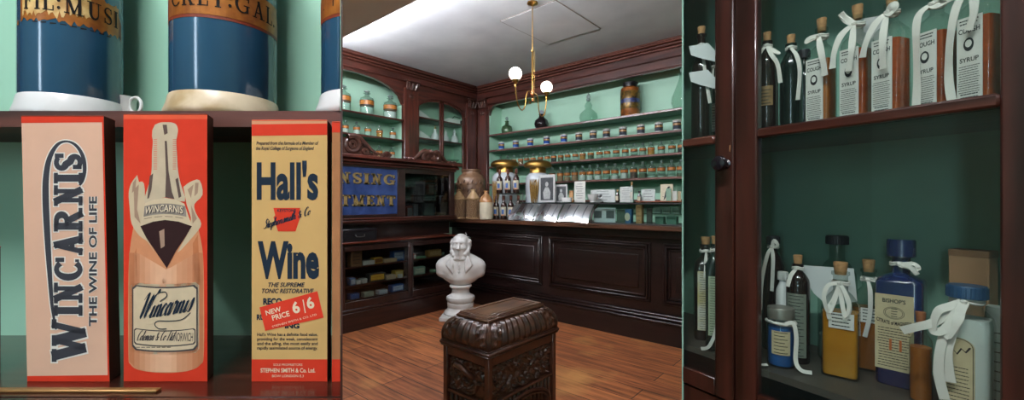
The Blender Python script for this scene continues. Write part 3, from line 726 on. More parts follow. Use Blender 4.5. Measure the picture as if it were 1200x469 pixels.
# ---- small lidded drug pots on the second shelf
PW = mat('pot white', '#d9d9d6', rough=.25); PB = mat('pot blue', '#2e5cae', rough=.3, var=.25, scale=40); PD = mat('pot slate', '#3a4450', rough=.35, var=.2, scale=40); LAB2 = mat('pot gold label', '#b98a58', rough=.4, var=.4, scale=80)
def pot(blue, label):
    t = thing('drug_pot', label, 'pot', (0, 0, 0), 0, 'lidded drug pots on the second back-wall shelf'); h, r = .142, .046
    MB().lathe([(r*.95, 0), (r*1.06, .006), (r*1.04, .018, 0), (r*.97, .022, 0), (r, .026, 1), (r, h*.74, 1), (r*1.02, h*.76, 0), (r*1.02, h*.80, 0), (0, h*.80, 0)], seg=20).build('pot_body', [PW, PB if blue else PD], t)
    MB().lathe([(r*1.01, h*.42, 1), (r*1.03, h*.43, 1), (r*1.03, h*.47, 1), (r*1.03, h*.63), (r*1.03, h*.67, 1), (r*1.01, h*.68, 1)], seg=20).build('pot_label', [LAB2, LABD], t)
    MB().lathe([(r*1.08, h*.805), (r*1.1, h*.86), (r*1.0, h*.9), (r*.8, h*.92), (r*.2, h*.935), (r*.16, h*.96), (r*.2, h*.99), (0, h)], seg=20).build('pot_lid', mat('lid white', '#cfcfcb', rough=.3) if blue else mat('lid grey', '#b3aea6', rough=.4), t)
    return t
pp = {}
for i, px in enumerate((587.7, 604.4, 621.5, 640.6, 660.8, 678.4, 695.2, 710.7, 730, 751, 772, 793.4)):
    b = i < 5; p = atY(px, 165, .10); l = 'white-lidded %s drug pot, %s from the left on the second shelf' % ('blue' if b else 'slate and gold', ORD[i])
    o = pp.get(b)
    if o is None: o = pp[b] = pot(b, l); o.location = (p.x, p.y, SHZ[1]+.001)
    else: dup(o, (p.x, p.y, SHZ[1]+.001), random.uniform(0, 6), l)
# ---- big vessels on the top shelf
def vessel(name, label, cat, px, Y, z, parts, py=150, group=None):
    p = atY(px, py, Y); t = thing(name, label, cat, (p.x, p.y, z+.001), 0, group)
    for nm, prof, mt in parts: MB().lathe(prof, seg=28).build(nm, mt, t)
    return t
Z0 = SHZ[0]
vessel('carboy', 'small green glass carboy with stopper at the left end of the top shelf', 'bottle', 594, .12, Z0,
       [('bottle_body', [(.06, 0), (.082, .02), (.09, .07), (.075, .12), (.03, .15), (.024, .19), (.034, .2), (.034, .205), (.0, .205)], mat('green glass solid', '#3f5a3a', rough=.12, var=.4, scale=25)), ('stopper', [(.0, .2), (.022, .206), (.014, .215), (.026, .24), (.02, .265), (0, .275)], STOP)])
vessel('round_flask', 'round black flask with pale stopper on the top shelf below the hanging lamp', 'bottle', 634.5, .12, Z0,
       [('bottle_body', [(.06, 0), (.095, .03), (.108, .08), (.095, .13), (.05, .165), (.036, .19), (.034, .215), (.045, .22), (0, .22)], mat('black glass', '#1e1418', rough=.1)), ('stopper', [(0, .215), (.036, .222), (.042, .245), (.03, .27), (.016, .28), (0, .285)], mat('pale stopper', '#9fa3ae', rough=.3))])
vessel('onion_carboy', 'clear onion-shaped glass carboy with pointed stopper on the top shelf', 'bottle', 689.5, .13, Z0,
       [('bottle_body', [(.06, 0), (.105, .02), (.125, .07), (.115, .12), (.07, .165), (.04, .19), (.05, .215), (.052, .24), (.035, .27), (.022, .285), (.03, .295), (.0, .295)], glass('carboy glass', '#e2f0e9', ior=1.5, dirt_haze=.06)), ('stopper', [(0, .29), (.02, .297), (.03, .315), (.02, .335), (.026, .35), (.016, .385), (0, .41)], STOP)])
t = vessel('specie_jar', 'tall brown and gold specie jar with black lid on the top shelf', 'jar', 738.5, .13, Z0,
       [('jar_body', [(.116, 0), (.121, .01), (.121, .33), (.116, .355), (.098, .37), (0, .37)], mat('tortoise glaze', '#9a5a26', rough=.22, col2='#5e3214', scale=14, coat=.5)), ('jar_lid', [(.082, .37), (.088, .375), (.088, .41), (.093, .415), (.093, .43), (.07, .44), (0, .442)], BLACK)])
m = MB()
for z0, z1, mi in ((.09, .10, 0), (.10, .23, 0), (.17, .22, 1), (.23, .30, 0)):
    pass
m.lathe([(.1215, .09, 0), (.1225, .092, 0), (.1225, .165, 0), (.1225, .215, 1), (.1225, .31, 0), (.1215, .312, 0)], seg=28); m.build('jar_label', [mat('gilt scroll label', '#8a6a2c', rough=.3, metal=.4, col2='#2a2114', scale=26), mat('blue label', '#32407c', rough=.35, col2='#1c2038', scale=40)], t)
vessel('pear_carboy', 'large clear pear-shaped glass carboy at the right end of the top shelf', 'bottle', 801, .12, Z0,
       [('bottle_body', [(.08, 0), (.115, .02), (.135, .08), (.13, .14), (.1, .22), (.065, .31), (.05, .36), (.045, .41), (.06, .42), (0, .42)], MATS['carboy glass']), ('stopper', [(0, .41), (.04, .425), (.03, .44), (.045, .47), (.03, .51), (0, .53)], STOP)])
# ---- left wall
for i, px in enumerate((384, 402.5, 430, 457.3)):
    p = atX(px, 120, -.12); l = 'large gold-banded jar, %s on the upper shelf of the left wall' % (('leftmost', 'second from left', 'second from right', 'rightmost, white-filled')[i])
    put_bottle(.33, .088, 'pale' if i != 3 else 'white', .3, (p.x, p.y, LZ[0]+.001), l, 'large jars on the upper left-wall shelf')
for i, (px, c) in enumerate(((404.6, 'white'), (418, 'white'), (431.2, 'pale'), (444.8, 'amber3'), (460.3, 'white'))):
    p = atX(px, 150, -.10); put_bottle(.172, .042, c.rstrip('3'), .45, (p.x, p.y, LZ[1]+.001), 'small %s gold-banded bottle, %s from the left on the middle left-wall shelf' % (CN[c.rstrip('3')], ORD[i]), 'small bottles on the middle left-wall shelf')
for i, (px, c) in enumerate(((444.5, 'peach'), (459, 'white'))):
    p = atX(px, 175, -.10); put_bottle(.172, .042, c, .4, (p.x, p.y, LZ[2]+.001), 'small %s bottle half hidden behind the carved crest, %s' % (CN[c], ('nearer the scroll', 'nearer the pilaster')[i]), 'small bottles behind the crest')
# ---- inside the glazed corner cabinet
PAP = mat('white paper', '#f1f1ef', rough=.8)
for i, (z, py) in enumerate(((GZ[0], 130), (GZ[1], 155))):
    a = atX(489.5, py, -.2).y; b = atX(509, py, -.2).y
    L = b-a; P = [(0, 0), (L, 0)] + [(L*(1-s), .155*s**.8) for s in np.linspace(.1, 1, 8)]
    m = MB().prism(P, lambda x, y, d: (d, x, y), -.04, .04)
    tag(m.build('folded_cloth', PAP, None, (-.24, a, z+.001)), 'white folded cloth wedge on the %s shelf of the glazed corner cabinet' % ('top', 'second')[i], 'cloth', 'white cloths in the corner cabinet')
WV2 = mat('white stoneware', '#e9ebee', rough=.35)
for i, (px, s) in enumerate(((510, 1.), (522.5, .85), (532.5, 1.0))):
    p = atX(px, 160, -.125); t = thing('white_flask', 'white long-necked flask, %s of three on the second cabinet shelf' % ('leftmost', 'middle', 'rightmost')[i], 'flask', (p.x, p.y, GZ[1]+.001), 0, 'white flasks in the corner cabinet')
    MB().lathe([(r*s, z*s) for r, z in ((.05, 0), (.062, .012), (.062, .06), (.045, .1), (.024, .135), (.022, .17), (.03, .178), (.0, .178))], seg=18).build('flask_body', WV2, t)
    MB().lathe([(r*s, z*s) for r, z in ((0, .17), (.02, .179), (.016, .2), (.006, .21), (.004, .235), (0, .236))], seg=10).build('flask_stopper', mat('brass tip', '#b08d4a', rough=.4, metal=.6) if i == 0 else WV2, t)
a = atX(522, 140, -.16); b = atX(543, 140, -.16)
t = thing('instrument_box', 'white box with black carrying frame on the top shelf of the glazed cabinet', 'box', (-.16, (a.y+b.y)/2, GZ[0]+.001)); L = (b.y-a.y)/2-.02
MB().box(-.07, .07, -L, L, 0, .085, .006).build('box_body', PAP, t)
m = MB(); m.tube([(.03, -L*.5, .085), (.03, -L*.2, .13), (.03, L*.6, .12), (.03, L*.75, .085)], .007, 6); m.box(.071, .078, L*.3, L*.8, .01, .075, .002); m.build('box_frame', BLACK, t)
for i, px in enumerate((512, 531)):
    p = atX(px, 185, -.15); tag(MB().lathe([(.04, 0), (.05, .008), (.095, .05), (.1, .06), (.09, .055), (.04, .014), (0, .012)], seg=22).build('glass_dish', CG, None, (p.x, p.y, GZ[2]+.001)), 'clear glass dish on the third shelf of the glazed cabinet, %s door' % ('left', 'right')[i], 'dish', 'glass dishes in the corner cabinet')
p = atX(497, 178, -.14); t = thing('ointment_tin', 'small tan tin behind the small carved crest in the glazed cabinet', 'tin', (p.x, p.y, GZ[2]+.001)); MB().lathe([(.045, 0), (.045, .07), (0, .07)], seg=18).build('tin_body', mat('tan tin', '#a98255', rough=.4), t); MB().lathe([(.047, .06), (.048, .085), (.03, .09), (0, .09)], seg=18).build('tin_lid', BRASS, t)

# ================================================================ packets: plain cardboard boxes with printed fronts
COLS = {}
def card_mat(c): return mat('card ' + c, c, rough=.7, var=.12, scale=30)
def packet(name, label, cat, loc, w, h, d, col, pcol=None, rotz=0, tilt=0, group=None, text=None, tcol='#23232b', facing='X', lines=0):
    """box standing at loc, front towards +X (facing X) or -Y; printed patch and lettering on the front"""
    t = thing(name, label, cat, loc, rotz + (pi/2 if facing == 'X' else 0), group)
    if tilt: t.rotation_euler = (-tilt, 0, t.rotation_euler[2])
    MB().box(-w/2, w/2, -d/2, d/2, 0, h, min(.004, .2*min(w, h, d))).build('box_body', card_mat(col), t)
    if pcol: MB().box(-w*.4, w*.4, -d/2-.0012, -d/2+.0005, h*.16, h*.84).build('printed_label', card_mat(pcol), t)
    f = lambda x, y: (x, -d/2-.002, y)
    if text or lines:
        m = MB()
        if text: put_sans(m, text, f, 0, h*.42, h*.24, w*.66, bold=.02)
        for k in range(lines):
            y = h*(.86 - .66*k/max(1, lines-1)); ww = w*(.34 if k % 3 else .24); hh = h*.02 if lines > 5 else h*.03
            m.poly([(-ww, y), (ww*(1-.2*(k % 2)), y), (ww*(1-.2*(k % 2)), y+hh), (-ww, y+hh)], f)
        m.build('print', mat('ink ' + tcol, tcol, rough=.7), t)
    return t
def lowpkt(name, label, cat, x0, x1, y0, y1, zs, col, pcol=None, X=.90, d=.08, tilt=0, **k):
    a, b = atX(x0, y1, X), atX(x1, y1, X); D0 = (a-CAM).dot(WV); h = (y1-y0)/F*D0*1.0
    return packet(name, label, cat, (X-d/2-.003, (a.y+b.y)/2, zs+.001), (b.y-a.y)*.96, h, d, col, pcol, tilt=tilt, **k)
G1 = 'goods in the low display cabinet'
lowpkt('carton', 'large tan carton at the left of the top cabinet shelf', 'box', 411.5, 425, 296, 314.5, .64, '#8a6644', '#7a5636', lines=4)
lowpkt('packet', 'low white packet lying on the top shelf beside the tan carton', 'packet', 425.6, 440, 307.5, 312.5, .64, '#c9c7bd', X=.89)
lowpkt('tin', 'yellow tin with brown label on the top cabinet shelf', 'tin', 438.5, 449, 301.8, 309, .64, '#c99a2e', '#7d4a1c', X=.87)
lowpkt('packet', 'long cream packet lying beside the blue carton on the top shelf', 'packet', 450.5, 466, 303.6, 308, .64, '#c2a77f', X=.89)
lowpkt('carton', 'bright blue carton with white label on the top cabinet shelf', 'box', 461, 474.3, 295, 307, .64, '#2c5ea0', '#a9c0d6', X=.85, text='SOAP' if False else None, lines=3, tcol='#23407a')
lowpkt('carton', 'small pale blue carton at left end of the middle cabinet shelf', 'box', 411, 417, 326, 334.7, .45, '#5873a0', '#b8c3cf')
lowpkt('packet', 'squat white packet beside the small pale blue carton', 'packet', 418, 424, 329.5, 334, .45, '#d2d2cc', X=.89)
lowpkt('packet', 'small white upright packet left of the dark yellow-labelled box', 'packet', 424.5, 431, 328, 333.5, .45, '#c4c3ba', X=.88)
lowpkt('crate', 'dark grey box with bright yellow and red label on the middle shelf', 'box', 432.5, 452.5, 322.5, 332.3, .45, '#3c3a38', '#e2b23a', X=.88, text='A&B' if False else None, lines=3, tcol='#b03a22')
lowpkt('packet', 'cream packet lying right of the yellow-labelled dark box', 'packet', 453.2, 464.5, 324, 329, .45, '#c9b696', X=.89)
lowpkt('carton', 'yellow carton at the right of the middle cabinet shelf', 'box', 463, 473.3, 320.5, 328.5, .45, '#c9a136', '#d8c27a', X=.84)
lowpkt('packet', 'small white packet in front of the yellow carton', 'packet', 467.2, 472.4, 323.5, 328, .45, '#d0cfc6', X=.90, d=.03)
lowpkt('packet', 'blue packet at the left of the bottom cabinet shelf', 'packet', 410.8, 422, 347, 354, .30, '#2f4f86', '#3d63a0', X=.89, lines=2, tcol='#9fb4cf')
lowpkt('packet', 'grey green packet second on the bottom cabinet shelf', 'packet', 427.3, 439, 345, 351, .30, '#a3a893', X=.89, lines=2, tcol='#5a6050')
lowpkt('packet', 'white packet third on the bottom cabinet shelf', 'packet', 444.3, 455, 342.5, 347.5, .30, '#c4cad0', X=.89, lines=2, tcol='#70809a')
lowpkt('carton', 'blue framed white carton at the right of the bottom shelf', 'box', 459.3, 473.8, 336.5, 344.6, .30, '#2c5ea0', '#b9cbe0', X=.88, lines=3, tcol='#35588f')
lowpkt('carton', 'small red and white carton in the right cabinet section, left end', 'box', 485, 487.6, 299, 305.5, .64, '#c8543c', '#e0d8cc', X=.89)
lowpkt('packet', 'flat green packet beside the red and white carton', 'packet', 488.3, 500, 301.5, 304, .64, '#6f9a72', X=.89)
lowpkt('carton', 'tan box on the top shelf in the right cabinet section', 'box', 502.5, 518, 294.5, 302.5, .64, '#b98d4c', '#c9a870', X=.86, lines=2, tcol='#7a4a22')
lowpkt('packet', 'flat pale green packet behind the bust on the top cabinet shelf', 'packet', 517.8, 521, 298, 301, .64, '#8fb59a', X=.80)
lowpkt('carton', 'pale green carton on the middle shelf of the right cabinet section', 'box', 485.2, 499, 311.5, 320.5, .45, '#8fae98', '#c6d0b4', X=.87, lines=3, tcol='#4d7a7a')
lowpkt('packet', 'small flat green packet beside the bust on the middle cabinet shelf', 'packet', 508, 514, 315, 318, .45, '#9cc09c', X=.89)
# ---- black deed box on the ledge
a, b = atX(396, 275, .95), atX(442, 275, .95)
t = thing('deed_box', 'long black metal deed box with handle on the ledge under the sign', 'box', (.84, (a.y+b.y)/2, .906)); L = (b.y-a.y)/2
MB().box(-.11, .105, -L, L, 0, .105, .004).build('box_body', BLACK, t); MB().box(-.113, .11, -L-.003, L+.003, .105, .125, .005).build('box_lid', BLACK, t)
yc = atX(422, 277, .95).y - (a.y+b.y)/2
m = MB(); m.tube([(.108, yc-.05, .07), (.122, yc-.045, .05), (.124, yc, .045), (.122, yc+.045, .05), (.108, yc+.05, .07)], .004, 6); m.build('box_handle', mat('dull steel', '#6e6c6a', rough=.4, metal=.8), t)
# ---- things in the screen's glass case
def casepkt(name, label, cat, x0, x1, y0, y1, zs, col, pcol=None, X=.70, d=.06, **k):
    a, b = atX(x0, y1, X), atX(x1, y1, X); D0 = (a-CAM).dot(WV)
    return packet(name, label, cat, (X-d/2, (a.y+b.y)/2, zs+.001), abs(b.y-a.y), (y1-y0)/F*D0, d, col, pcol, **k)
casepkt('carton', 'red carton at the left inside the screen glass case', 'box', 477, 484, 234, 251, 1.092, '#b8442e', '#c9b8a8', d=.06)
casepkt('carton', 'white carton beside the red one inside the screen glass case', 'box', 485.5, 490, 232, 251, 1.092, '#b0a8a0', d=.05)
casepkt('frame_card', 'small framed card standing in the screen glass case', 'picture', 496, 510, 228, 251, 1.092, '#4a4038', '#8b8378', d=.02)
casepkt('carton', 'orange labelled carton on the upper glass case shelf', 'box', 502, 509, 212, 225, 1.403, '#9c4a34', '#c9a98c', X=.68)
casepkt('tray', 'shallow tan tray in the screen glass case right of framed card', 'tray', 512, 523, 243, 251, 1.092, '#93765a', '#b99a6a', d=.12)
casepkt('tin', 'dark tin at the left of the upper glass case shelf', 'tin', 482, 492, 214, 226, 1.403, '#4b4440', '#6e625a', X=.68)
# ================================================================ on the counter
def onc(px, Y, z=CT): p = atY(px, 240, Y); return (p.x, p.y, z+.001)
def depth_at(px, Y): return (atY(px, 240, Y)-CAM).dot(WV)
STONE = mat('salt glaze stoneware', '#8c6b50', rough=.4, col2='#6a4c38', scale=9, coat=.2); CREAM = mat('cream stoneware', '#cfc3aa', rough=.35, var=.08, scale=20); TAN = mat('tan glaze', '#a8784a', rough=.3, var=.25, scale=14, coat=.3)
WICKD = mat('dark wicker', '#4a3020', rough=.8, var=.3, scale=70)
WICK = mat('wicker', '#b08c60', rough=.75, var=.45, scale=70)
t = thing('stoneware_jar', 'large brown stoneware filter jar at the left end of the counter', 'jar', onc(552, -.635))
MB().lathe([(.19, 0), (.2, .01), (.207, .1), (.208, .48), (.2, .555), (.17, .60), (.135, .625), (.128, .64), (.128, .66), (.142, .668), (.142, .69), (.12, .69), (.12, .66), (0, .66)], seg=36).build('jar_body', STONE, t)
for k in range(9):
    a0 = -2.1 + k*.27
    for q in range(3):
        m = MB(); z = .28 + .1*q + .03*(k % 2); P = [(.212*cos(a0+.07*sin(s*2)), .212*sin(a0+.07*sin(s*2)), z + .05*(s-.5)) for s in np.linspace(0, 1, 5)]; m.tube(P, [.004, .012, .014, .01, .003], 6)
        m.build('relief_ornament', mat('dark relief', '#5e4030', rough=.45), t)
m = MB().lathe([(.209, .10), (.213, .105), (.213, .12), (.209, .125)], seg=36).lathe([(.209, .47), (.213, .475), (.213, .49), (.209, .495)], seg=36); m.build('moulded_band', STONE, t)
def wicker_jar(px, Y, label, cone, cmat):
    t = thing('wicker_demijohn', label, 'demijohn', onc(px, Y), 0, 'wicker covered demijohns on the counter'); r = .094; H = .262
    def wv(u, v):
        a = 2*pi*u; z = H*v; q = r + .005*(1 if (int(u*44) + int(v*13)) % 2 else -1)*abs(sin(u*44*pi))**.5
        return (q*cos(a), q*sin(a), z)
    m = MB(); m.grid(88, 27, wv, cu=True); m.m = [((i % 88)//2 + (i//88)//2) % 2 for i in range(len(m.m))]; m.lathe([(r*.99, H-.012), (r*1.06, H-.004), (r*1.05, H+.008), (r*.9, H+.006)], seg=28); m.lathe([(0, 0), (r*1.03, .0), (r*1.05, .012), (r, .02)], seg=28); m.build('wicker_cover', [WICK, WICKD], t)
    MB().lathe([(r*.9, H+.001), (r*.86, H+.02), (r*.5, H+.07), (r*.32, H+.09), (r*.30, H+.11), (r*.38, H+.115), (r*.38, H+.128), (0, H+.128)], seg=24).build('jar_shoulder', cmat, t)
    return t
wicker_jar(538, -1.0, 'wicker covered demijohn with woven top, leftmost on the counter', 1, WICK)
wicker_jar(554.6, -.98, 'wicker covered demijohn with pale stoneware shoulder beside the cream jug', 1, mat('pale tan glaze', '#c3a176', rough=.35, var=.2, scale=14))
t = thing('stoneware_jug', 'cream stoneware jug with tan shoulder in front of the brown jar', 'jug', onc(569.7, -1.03))
MB().lathe([(.08, 0), (.086, .006), (.087, .21), (.086, .22)], seg=28).build('jug_body', CREAM, t); MB().lathe([(.0875, .215), (.085, .24), (.06, .285), (.03, .32), (.024, .335), (.024, .345), (.032, .35), (.032, .365), (0, .365)], seg=28).build('jug_shoulder', TAN, t)
# ---- two urns with brass lids
PORC = mat('white porcelain', '#c2c8cc', rough=.18, coat=.5)
for i, (px, Y) in enumerate(((591.5, -.62), (630.3, -.60))):
    t = thing('leech_jar', ('white porcelain urn with broad brass lid behind the brown spirit bottles', 'white porcelain urn with brass lid and gilt plant ornament behind the portrait')[i], 'urn', onc(px, Y), 0, 'brass lidded urns on the counter'); R0 = (.172, .158)[i]; k = (1., .95)[i]
    MB().lathe([(R0*.8, 0), (R0*.86, .02), (R0*.8, .04), (R0*.97, .10), (R0, .16), (R0, .5*k), (R0*.96, .56*k), (R0*.8, .60*k), (R0*.7, .615*k), (0, .615*k)], seg=36).build('urn_body', PORC, t)
    MB().lathe([(R0*.68, .61*k), (R0*.7, .615*k), (R0*.66, .63*k), (R0*.66, .685*k), (R0*1.0, .69*k), (R0*1.1, .70*k), (R0*1.13, .72*k), (R0*1.08, .745*k), (R0*.96, .765*k), (R0*.78, .780*k), (R0*.5, .79*k), (R0*.2, .795*k), (0, .796*k)], seg=36).build('urn_lid', BRASS, t)
    m = MB()
    for q in range(5):
        ac = (-1.6, -1.22)[i]; a0 = ac + (q-2)*.10
        m.tube([((R0+.004)*cos(a0 + .12*s*(q-2)*.6), (R0+.004)*sin(a0 + .12*s*(q-2)*.6), .2 + .30*s) for s in np.linspace(0, 1, 8)], [.004, .007, .009, .011, .012, .012, .009, .003], 6)
    for q in range(6):
        a0 = ac + (.14 if q % 2 else -.14); z = .2 + .05*q; m.tube([((R0+.004)*cos(ac), (R0+.004)*sin(ac), z), ((R0+.01)*cos(a0), (R0+.01)*sin(a0), z+.04), ((R0+.004)*cos(a0+.03), (R0+.004)*sin(a0+.03), z+.01)], [.004, .009, .003], 6)
    m.build('gilt_ornament', mat('bronze gilt', '#8f6c30', rough=.4, metal=.4, var=.4, scale=60), t)
# ---- two-tier rack of brown spirit bottles
BRN = mat('brown bottle glass', '#2c1610', rough=.1); BL = mat('cream bottle label', '#c5bda4', rough=.6); BLB = mat('blue bottle seal', '#3d5d96', rough=.5)
rk = thing('bottle_rack', 'two-tier wire rack holding brown bottles on the counter', 'rack', onc(597, -.875))
rz = 0; m = MB()
for x in (-.17, .17):
    for y in (-.055, .055): m.tube([(x, y, 0), (x, y, .325)], .004, 6)
for y in (-.055, .055): m.tube([(-.17, y, .318), (.17, y, .318)], .004, 6)
m.build('rack_frame', mat('dull steel', '#6e6c6a', rough=.4, metal=.8), rk); MB().box(-.18, .18, -.065, .065, .322, .33, .002).build('rack_shelf', glass('rack glass', '#b9c9c4'), rk)
def spirit(label):
    t = thing('spirit_bottle', label, 'bottle', (0, 0, 0), 0, 'brown bottles in the two-tier rack')
    MB().lathe([(.036, 0), (.04, .005), (.04, .17), (.036, .192), (.018, .218), (.014, .235), (.0135, .275), (.017, .277), (.017, .29), (0, .29)], seg=20).build('bottle_body', BRN, t)
    MB().lathe([(.0145, .245), (.018, .25), (.018, .298), (.012, .303), (0, .303)], seg=14).build('bottle_cap', mat('wax cap', '#6b4034', rough=.4), t)
    m = MB().lathe([(.0412, .045), (.0414, .155)], seg=14, a0=-2.9, a1=-.9); m.build('bottle_label', BL, t, label='cream label with blue seal')
    m = MB().lathe([(.0418, .065), (.0418, .125)], seg=8, a0=-2.45, a1=-1.6); m.build('label_seal', BLB, t)
    m = MB().lathe([(.0418, .048), (.0418, .06)], seg=8, a0=-2.6, a1=-1.3); m.build('label_strip', mat('orange strip', '#b5643a', rough=.5), t)
    return t
sp0 = None
for tier, xs in ((1, (585.5, 595.2, 605.0)), (0, (581.5, 590.4, 598.8, 607.5))):
    for i, px in enumerate(xs):
        l = 'brown bottle, %s on the %s tier of the wire rack' % (('leftmost', 'middle', 'rightmost')[i] if tier else ('leftmost', 'second', 'third', 'rightmost')[i], ('lower', 'upper')[tier]); loc = onc(px, -.875, CT + (.331 if tier else .0005))
        if sp0 is None: sp0 = spirit(l); sp0.location = loc; sp0.rotation_euler = (0, 0, .8)
        else: dup(sp0, loc, .8, l)
# ---- glass showcase
SX0, SX1 = 1.74, 4.6; ST = 1.318
sc = thing('glass_showcase', 'long glass counter showcase topped with cards and pictures', 'showcase', (0, 0, CT+.001)); b0 = CT+.001
STEEL = mat('showcase metal', '#5d5f60', rough=.35, metal=.7); SG = glass('showcase glass', '#eef6f3')
m = MB(); m.box(SX0, SX1, -.97, -.955, .195, .207, .003); m.box(SX0, SX1, -.79, -.778, .195, .207, .003)
m.box(2.77, SX1, -1.085, -1.07, 0, .012, .003); m.box(2.77, SX1, -1.085, -1.07, .195, .207, .003); m.box(2.77, 2.785, -1.085, -.78, .195, .207, .003)
for x in (SX0, SX1-.012): m.box(x, x+.012, -.79, -.778, 0, .2, .003)
m.box(SX1-.012, SX1, -1.085, -1.073, 0, .2, .003); m.build('case_frame', STEEL, sc)
m = MB(); m.box(SX0, 2.77, -.97, -.778, .207, .2125); m.box(2.77, SX1, -1.085, -.778, .207, .2125); m.build('top_pane', glass('top glass', '#c9d6d1'), sc)
MB().box(2.785, SX1-.012, -1.08, -1.076, .012, .195).build('front_pane', SG, sc)
MB().box(2.79, SX1-.015, -.95, -.80, .10, .105).build('glass_shelf', glass('shelf glass', '#c4ded4', dirt_haze=.12), sc)
m = MB(); m.tube(spline([(2.765, -1.10, .0), (2.765, -1.095, .07), (2.77, -1.05, .14), (2.78, -.98, .19), (2.80, -.92, .215)], 6), .011, 8); m.build('curved_bracket', mat('dark bracket', '#2a1d18', rough=.4), sc)
# three sloping glass panes; silver metal stands in for their ceiling reflection
SIL = mat('pane reflection silver', '#d9dde0', rough=.16, metal=1., bump=.25, scale=5)
for i, (x0, x1) in enumerate(((1.655, 2.015), (2.035, 2.345), (2.365, 2.735))):
    t = thing('silvered_pane', ('leftmost of the three glass panes, silvered for reflection, leaning on the showcase', 'middle one of the three glass panes, silvered for reflection, leaning on the showcase', 'rightmost of the three glass panes, silvered for reflection, beside the dark curved bracket')[i], 'sheet', ((x0+x1)/2, -1.129, CT+.001), 0, 'silver sheets leaning on the showcase'); L = (x1-x0)/2
    def fs(u, v, o=0.): return (-L + 2*L*u, .135*v + .012*sin(u*7+i) * (.3+v*.4) - .018*sin(pi*v) + o + .006, .190*v + .005 + .004*sin(u*5))
    m = MB(); m.grid(25, 13, lambda u, v: fs(u, v)); m.grid(25, 13, lambda u, v: fs(1-u, v, .003)); m.build('pane_face', SIL, t)
    m = MB()
    for q in range(3): m.tube([fs(.2+.28*q + .05*v, v, -.003) for v in np.linspace(.08, .95, 8)], .003, 5)
    m.build('raised_rib', mat('rib silver', '#8c9097', rough=.3, metal=.9), t)
# ---- pictures and cards on top of the showcase
def stand(name, label, cat, x0, x1, y0, y1, col, Y=-.80, z=None, d=.008, **k):
    z = CT+.001+.2125 if z is None else z
    a, b = atY(x0, y1, Y), atY(x1, y1, Y); D0 = depth_at((x0+x1)/2, Y)
    zt = 1.3 + (HY-y0)/F*D0
    return packet(name, label, cat, ((a.x+b.x)/2, Y, z+.001), abs(b.x-a.x), zt-z, d, col, facing='Y', **k)
def picture(label, x0, x1, y0, y1, Y, skin):
    t = stand('framed_portrait', label, 'picture', x0, x1, y0, y1, '#c9cac8', Y, d=.014)
    a, b = atY(x0, y1, Y), atY(x1, y1, Y); w = abs(b.x-a.x); h = 1.3 + (HY-y0)/F*depth_at((x0+x1)/2, Y) - (CT+.2145)
    m = MB(); f = lambda x, y: (x, -.0082, y)
    m.poly([(-w*.4, h*.08), (w*.4, h*.08), (w*.4, h*.9), (-w*.4, h*.9)], f); m.build('photo_print', mat('photo grey', '#4b4e50', rough=.5, var=.3, scale=30), t)
    m = MB(); f2 = lambda x, y: (x, -.0090, y)
    m.poly([(w*.10*cos(q), h*.66 + h*.09*sin(q)) for q in np.linspace(0, 2*pi, 16)[:-1]], f2); m.poly([(-w*.2, h*.12), (w*.2, h*.12), (w*.24, h*.36), (w*.1, h*.55), (-w*.1, h*.55), (-w*.24, h*.36)], f2); m.build('photo_figure', mat('photo light', '#b4b6b4', rough=.5, var=.25, scale=40), t)
picture('larger white-framed grey portrait photograph in front of the right urn', 632.2, 650.6, 205, 235, -.86, 0)
picture('smaller white-framed grey portrait photograph beside the white dish', 651.2, 665, 216.5, 234, -.80, 0)
t = thing('white_dish', 'small white oblong dish in front of the smaller portrait', 'dish', (*onc(664.3, -.92)[:2], CT+.2145)); MB().lathe([(.04, 0), (.055, .004), (.062, .025), (.064, .05), (.06, .05), (.055, .025), (0, .01)], seg=24, squash=.6).build('dish_body', WHITE, t); MB().lathe([(.064, .046), (.067, .05), (.064, .054)], seg=24, squash=.6).build('dish_rim', WHITE, t)
stand('card', 'small tan card between the smaller portrait and the white notice', 'card', 667.2, 672, 223.6, 234, '#a8784c', Y=-.79, pcol='#c79a6a')
stand('notice', 'tall white printed notice standing on the showcase', 'notice', 673.3, 686, 212.8, 235, '#d8d8d0', Y=-.86, lines=7, tcol='#6a6a68')
t = thing('mortar', 'small white porcelain mortar bowl with grey handle on the showcase', 'bowl', (*onc(695, -.90)[:2], CT+.2145)); MB().lathe([(.025, 0), (.034, .004), (.03, .012), (.05, .04), (.058, .078), (.062, .085), (.054, .082), (.04, .03), (0, .02)], seg=24).build('bowl_body', WHITE, t); m = MB(); m.tube([(.05, 0, .065), (.085, -.005, .06), (.1, -.01, .08)], [.01, .012, .016], 8); m.build('bowl_handle', mat('grey ware', '#77797c', rough=.4), t)
stand('notice', 'wide white printed card behind the white mortar', 'notice', 692.5, 721, 222.5, 235, '#cfd4d0', Y=-.79, lines=4, tcol='#5d6362')
def vial(label, px, Y, h, r, body, cap):
    t = thing('small_vial', label, 'bottle', (*onc(px, Y)[:2], CT+.2145)); MB().lathe([(r*.9, 0), (r, h*.03), (r, h*.6), (r*.4, h*.74), (r*.36, h*.85), (0, h*.85)], seg=16).build('vial_body', mat('vial '+body, body, rough=.15), t); MB().lathe([(r*.42, h*.82), (r*.5, h*.85), (r*.5, h), (0, h)], seg=12).build('vial_cap', mat('cap '+cap, cap, rough=.5), t)
    MB().lathe([(r*1.02, h*.15), (r*1.02, h*.5)], seg=10, a0=-2.8, a1=-.8).build('vial_label', CREAM, t)
vial('small dark bottle between the two white cards', 723.7, -.80, .135, .021, '#3a2c2a', '#a58a62')
stand('notice', 'squarish white printed notice right of the small dark bottle', 'notice', 726.7, 741.5, 219, 234.5, '#d3d5cf', Y=-.80, lines=6, tcol='#74787a')
